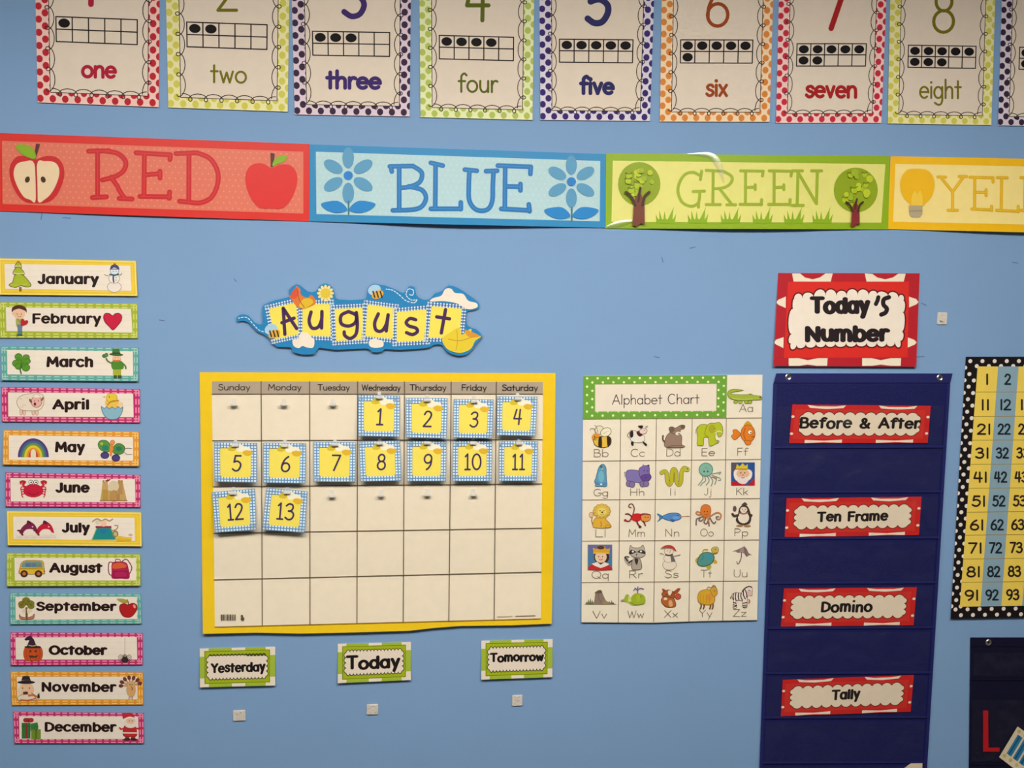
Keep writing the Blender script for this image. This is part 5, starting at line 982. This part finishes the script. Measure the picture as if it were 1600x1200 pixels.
for tx, qd, x0, x1, base, cap, ww, lab in POCK:
    qd = pt(qd); c = Card('pocket_card', qd, (206, 36, 34), lab, 'card', 'red title cards in the pocket chart', t=0.0006, mat=CARDM, lift=tiltlift(qd[0][1], qd[3][1], 0.0034, 0.0036)); T = quad(qd, 216, 59)
    ik = c.ink('white_marks', T); wc = (244, 226, 206)
    for x in (24, 135): ik.poly([(x, 0.5), (x + 16, 2.5), (x + 44, 2.5), (x + 60, 0.5), (x + 56, 5), (x + 30, 6.5), (x + 4, 5)], wc); ik.poly([(x, 54), (x + 30, 55.3), (x + 58, 53.6), (x + 58, 58.5), (x + 30, 57.6), (x, 58.8)], wc)
    for (x, y) in ((2.5, 18.5), (2.5, 44.5), (213, 18), (213, 44)): ik.ell(x, y, 2.6, 2.0, wc, 0, 10)
    c.put(ik, clip=qd)
    ik = c.ink('red_frame', T); ik.poly([(5, 7), (208, 7), (208, 52.5), (5, 52.5)], (214, 50, 40)); c.put(ik)
    ik = c.ink('scalloped_panel', T); sc_ = scallop(18, 16, 197, 43, 11, 3, 4.6); ik.line(sc_, 2.4, (110, 30, 26), True, nd=5); ik.poly(sc_, (240, 222, 196)); c.put(ik)
    ik = c.ink('lettering', T); ik.text(tx, x0, x1, base, cap, ww + 1.0, (30, 18, 16), track=7, wob=0.04, xh=0.74, asp=0.75); c.put(ik)
c = Card('paper_slip', '1406,1205 1424,1192 1441.5,1190.5 1440,1225 1410,1232', (232, 212, 180), 'cream paper corner peeking out of the lowest pocket', 'paper', t=0.0006, lift=lambda x, y: 0.0034, mat=CARDM)

pk = [('vinyl', [(1521, 1020), (1760, 1020), (1760, 1056), (1521, 1056)], 0.0035, 0.006), ('pocket_seam', [(1518, 1060), (1762, 1060), (1762, 1063), (1518, 1063)], 0.0018, 0.004),
      ('vinyl', [(1519, 1094), (1758, 1094), (1757, 1190), (1518, 1190)], 0.0062, 0.0095), ('pocket_seam', [(1517, 1192), (1760, 1192), (1760, 1195), (1517, 1195)], 0.0018, 0.004), ('top_hem', [(1517, 996.5), (1766, 996.5), (1765, 1010), (1516.5, 1010)], 0.002, 0.0034)]
fabric_chart('pocket_chart', '1516,996 1767,996 1758,1265 1513,1265', NAVY_DARK, 'dark navy pocket chart below the hundred chart', pk, NAVY_DARK, {(1544, 1003.5, 1.05): 'round steel pin in the corner of the dark navy pocket chart'})
ang = Card('corner_strip', '1536,1110 1544,1110 1544.5,1168 1562,1168 1562,1174.5 1536,1174.5', (190, 20, 30), 'red L-shaped paper strip in the dark navy pocket chart', 'paper', t=0.0005, lift=lambda x, y: 0.0034, mat=CARDM)
c = Card('striped_card', '1590,1135 1561,1183 1625,1232 1655,1182', (236, 220, 186), 'tilted blue and cream striped card in the dark navy pocket chart', 'card', t=0.0006, lift=lambda x, y: 0.0046, mat=CARDM)
T = quad(pt('1590,1135 1655,1182 1625,1232 1561,1183'), 80, 56); ik = c.ink('blue_stripes', T)
for k in range(6): ik.rect(7 + k * 12, 10, 16 + k * 12, 44, (44, 130, 178)); 
for k in range(6): ik.rect(10 + k * 12, 10, 12 + k * 12, 44, (24, 84, 120))
for k in range(7): ik.ell(6 + k * 12, 49, 3, 3, (214, 190, 120), 0, 8); ik.ell(6 + k * 12, 5, 3, 3, (214, 190, 120), 0, 8)
c.put(ik)

# ================================================================== adhesive squares left on the wall
for (x, y, w_, h_, lab) in ((374, 1117.5, 19, 17, 'small pale adhesive square on the wall below the Yesterday card'), (582, 1108, 18, 17, 'small pale adhesive square on the wall below the Today card'), (808, 1094, 17, 18, 'small pale adhesive square on the wall below the Tomorrow card'), (1471.5, 497.5, 17, 20, "small pale adhesive square on the wall beside the Today's Number title")):
    o3 = P(x, y); bm = bmesh.new(); sx_ = w_ * 0.00101 / 2; sz_ = h_ * 0.00101 / 2
    box_bm(bm, -sx_, sx_, -0.0022, 0.0003, -sz_, sz_); bmesh.ops.bevel(bm, geom=bm.edges[:], offset=0.0008, segments=2, affect='EDGES')
    base = bm_obj('adhesive_square', bm, TACK, None, o3); tag(base, lab, 'adhesive', 'adhesive squares on the wall')
    rn = random.Random(int(x)); bm = bmesh.new()
    for k in range(5): a, b_ = rn.uniform(-.7, .5) * sx_, rn.uniform(-.7, .6) * sz_; box_bm(bm, a, a + sx_ * rn.uniform(.2, .5), -0.0028, -0.002, b_, b_ + sz_ * .25)
    bm_obj('worn_foam', bm, TACK, base)
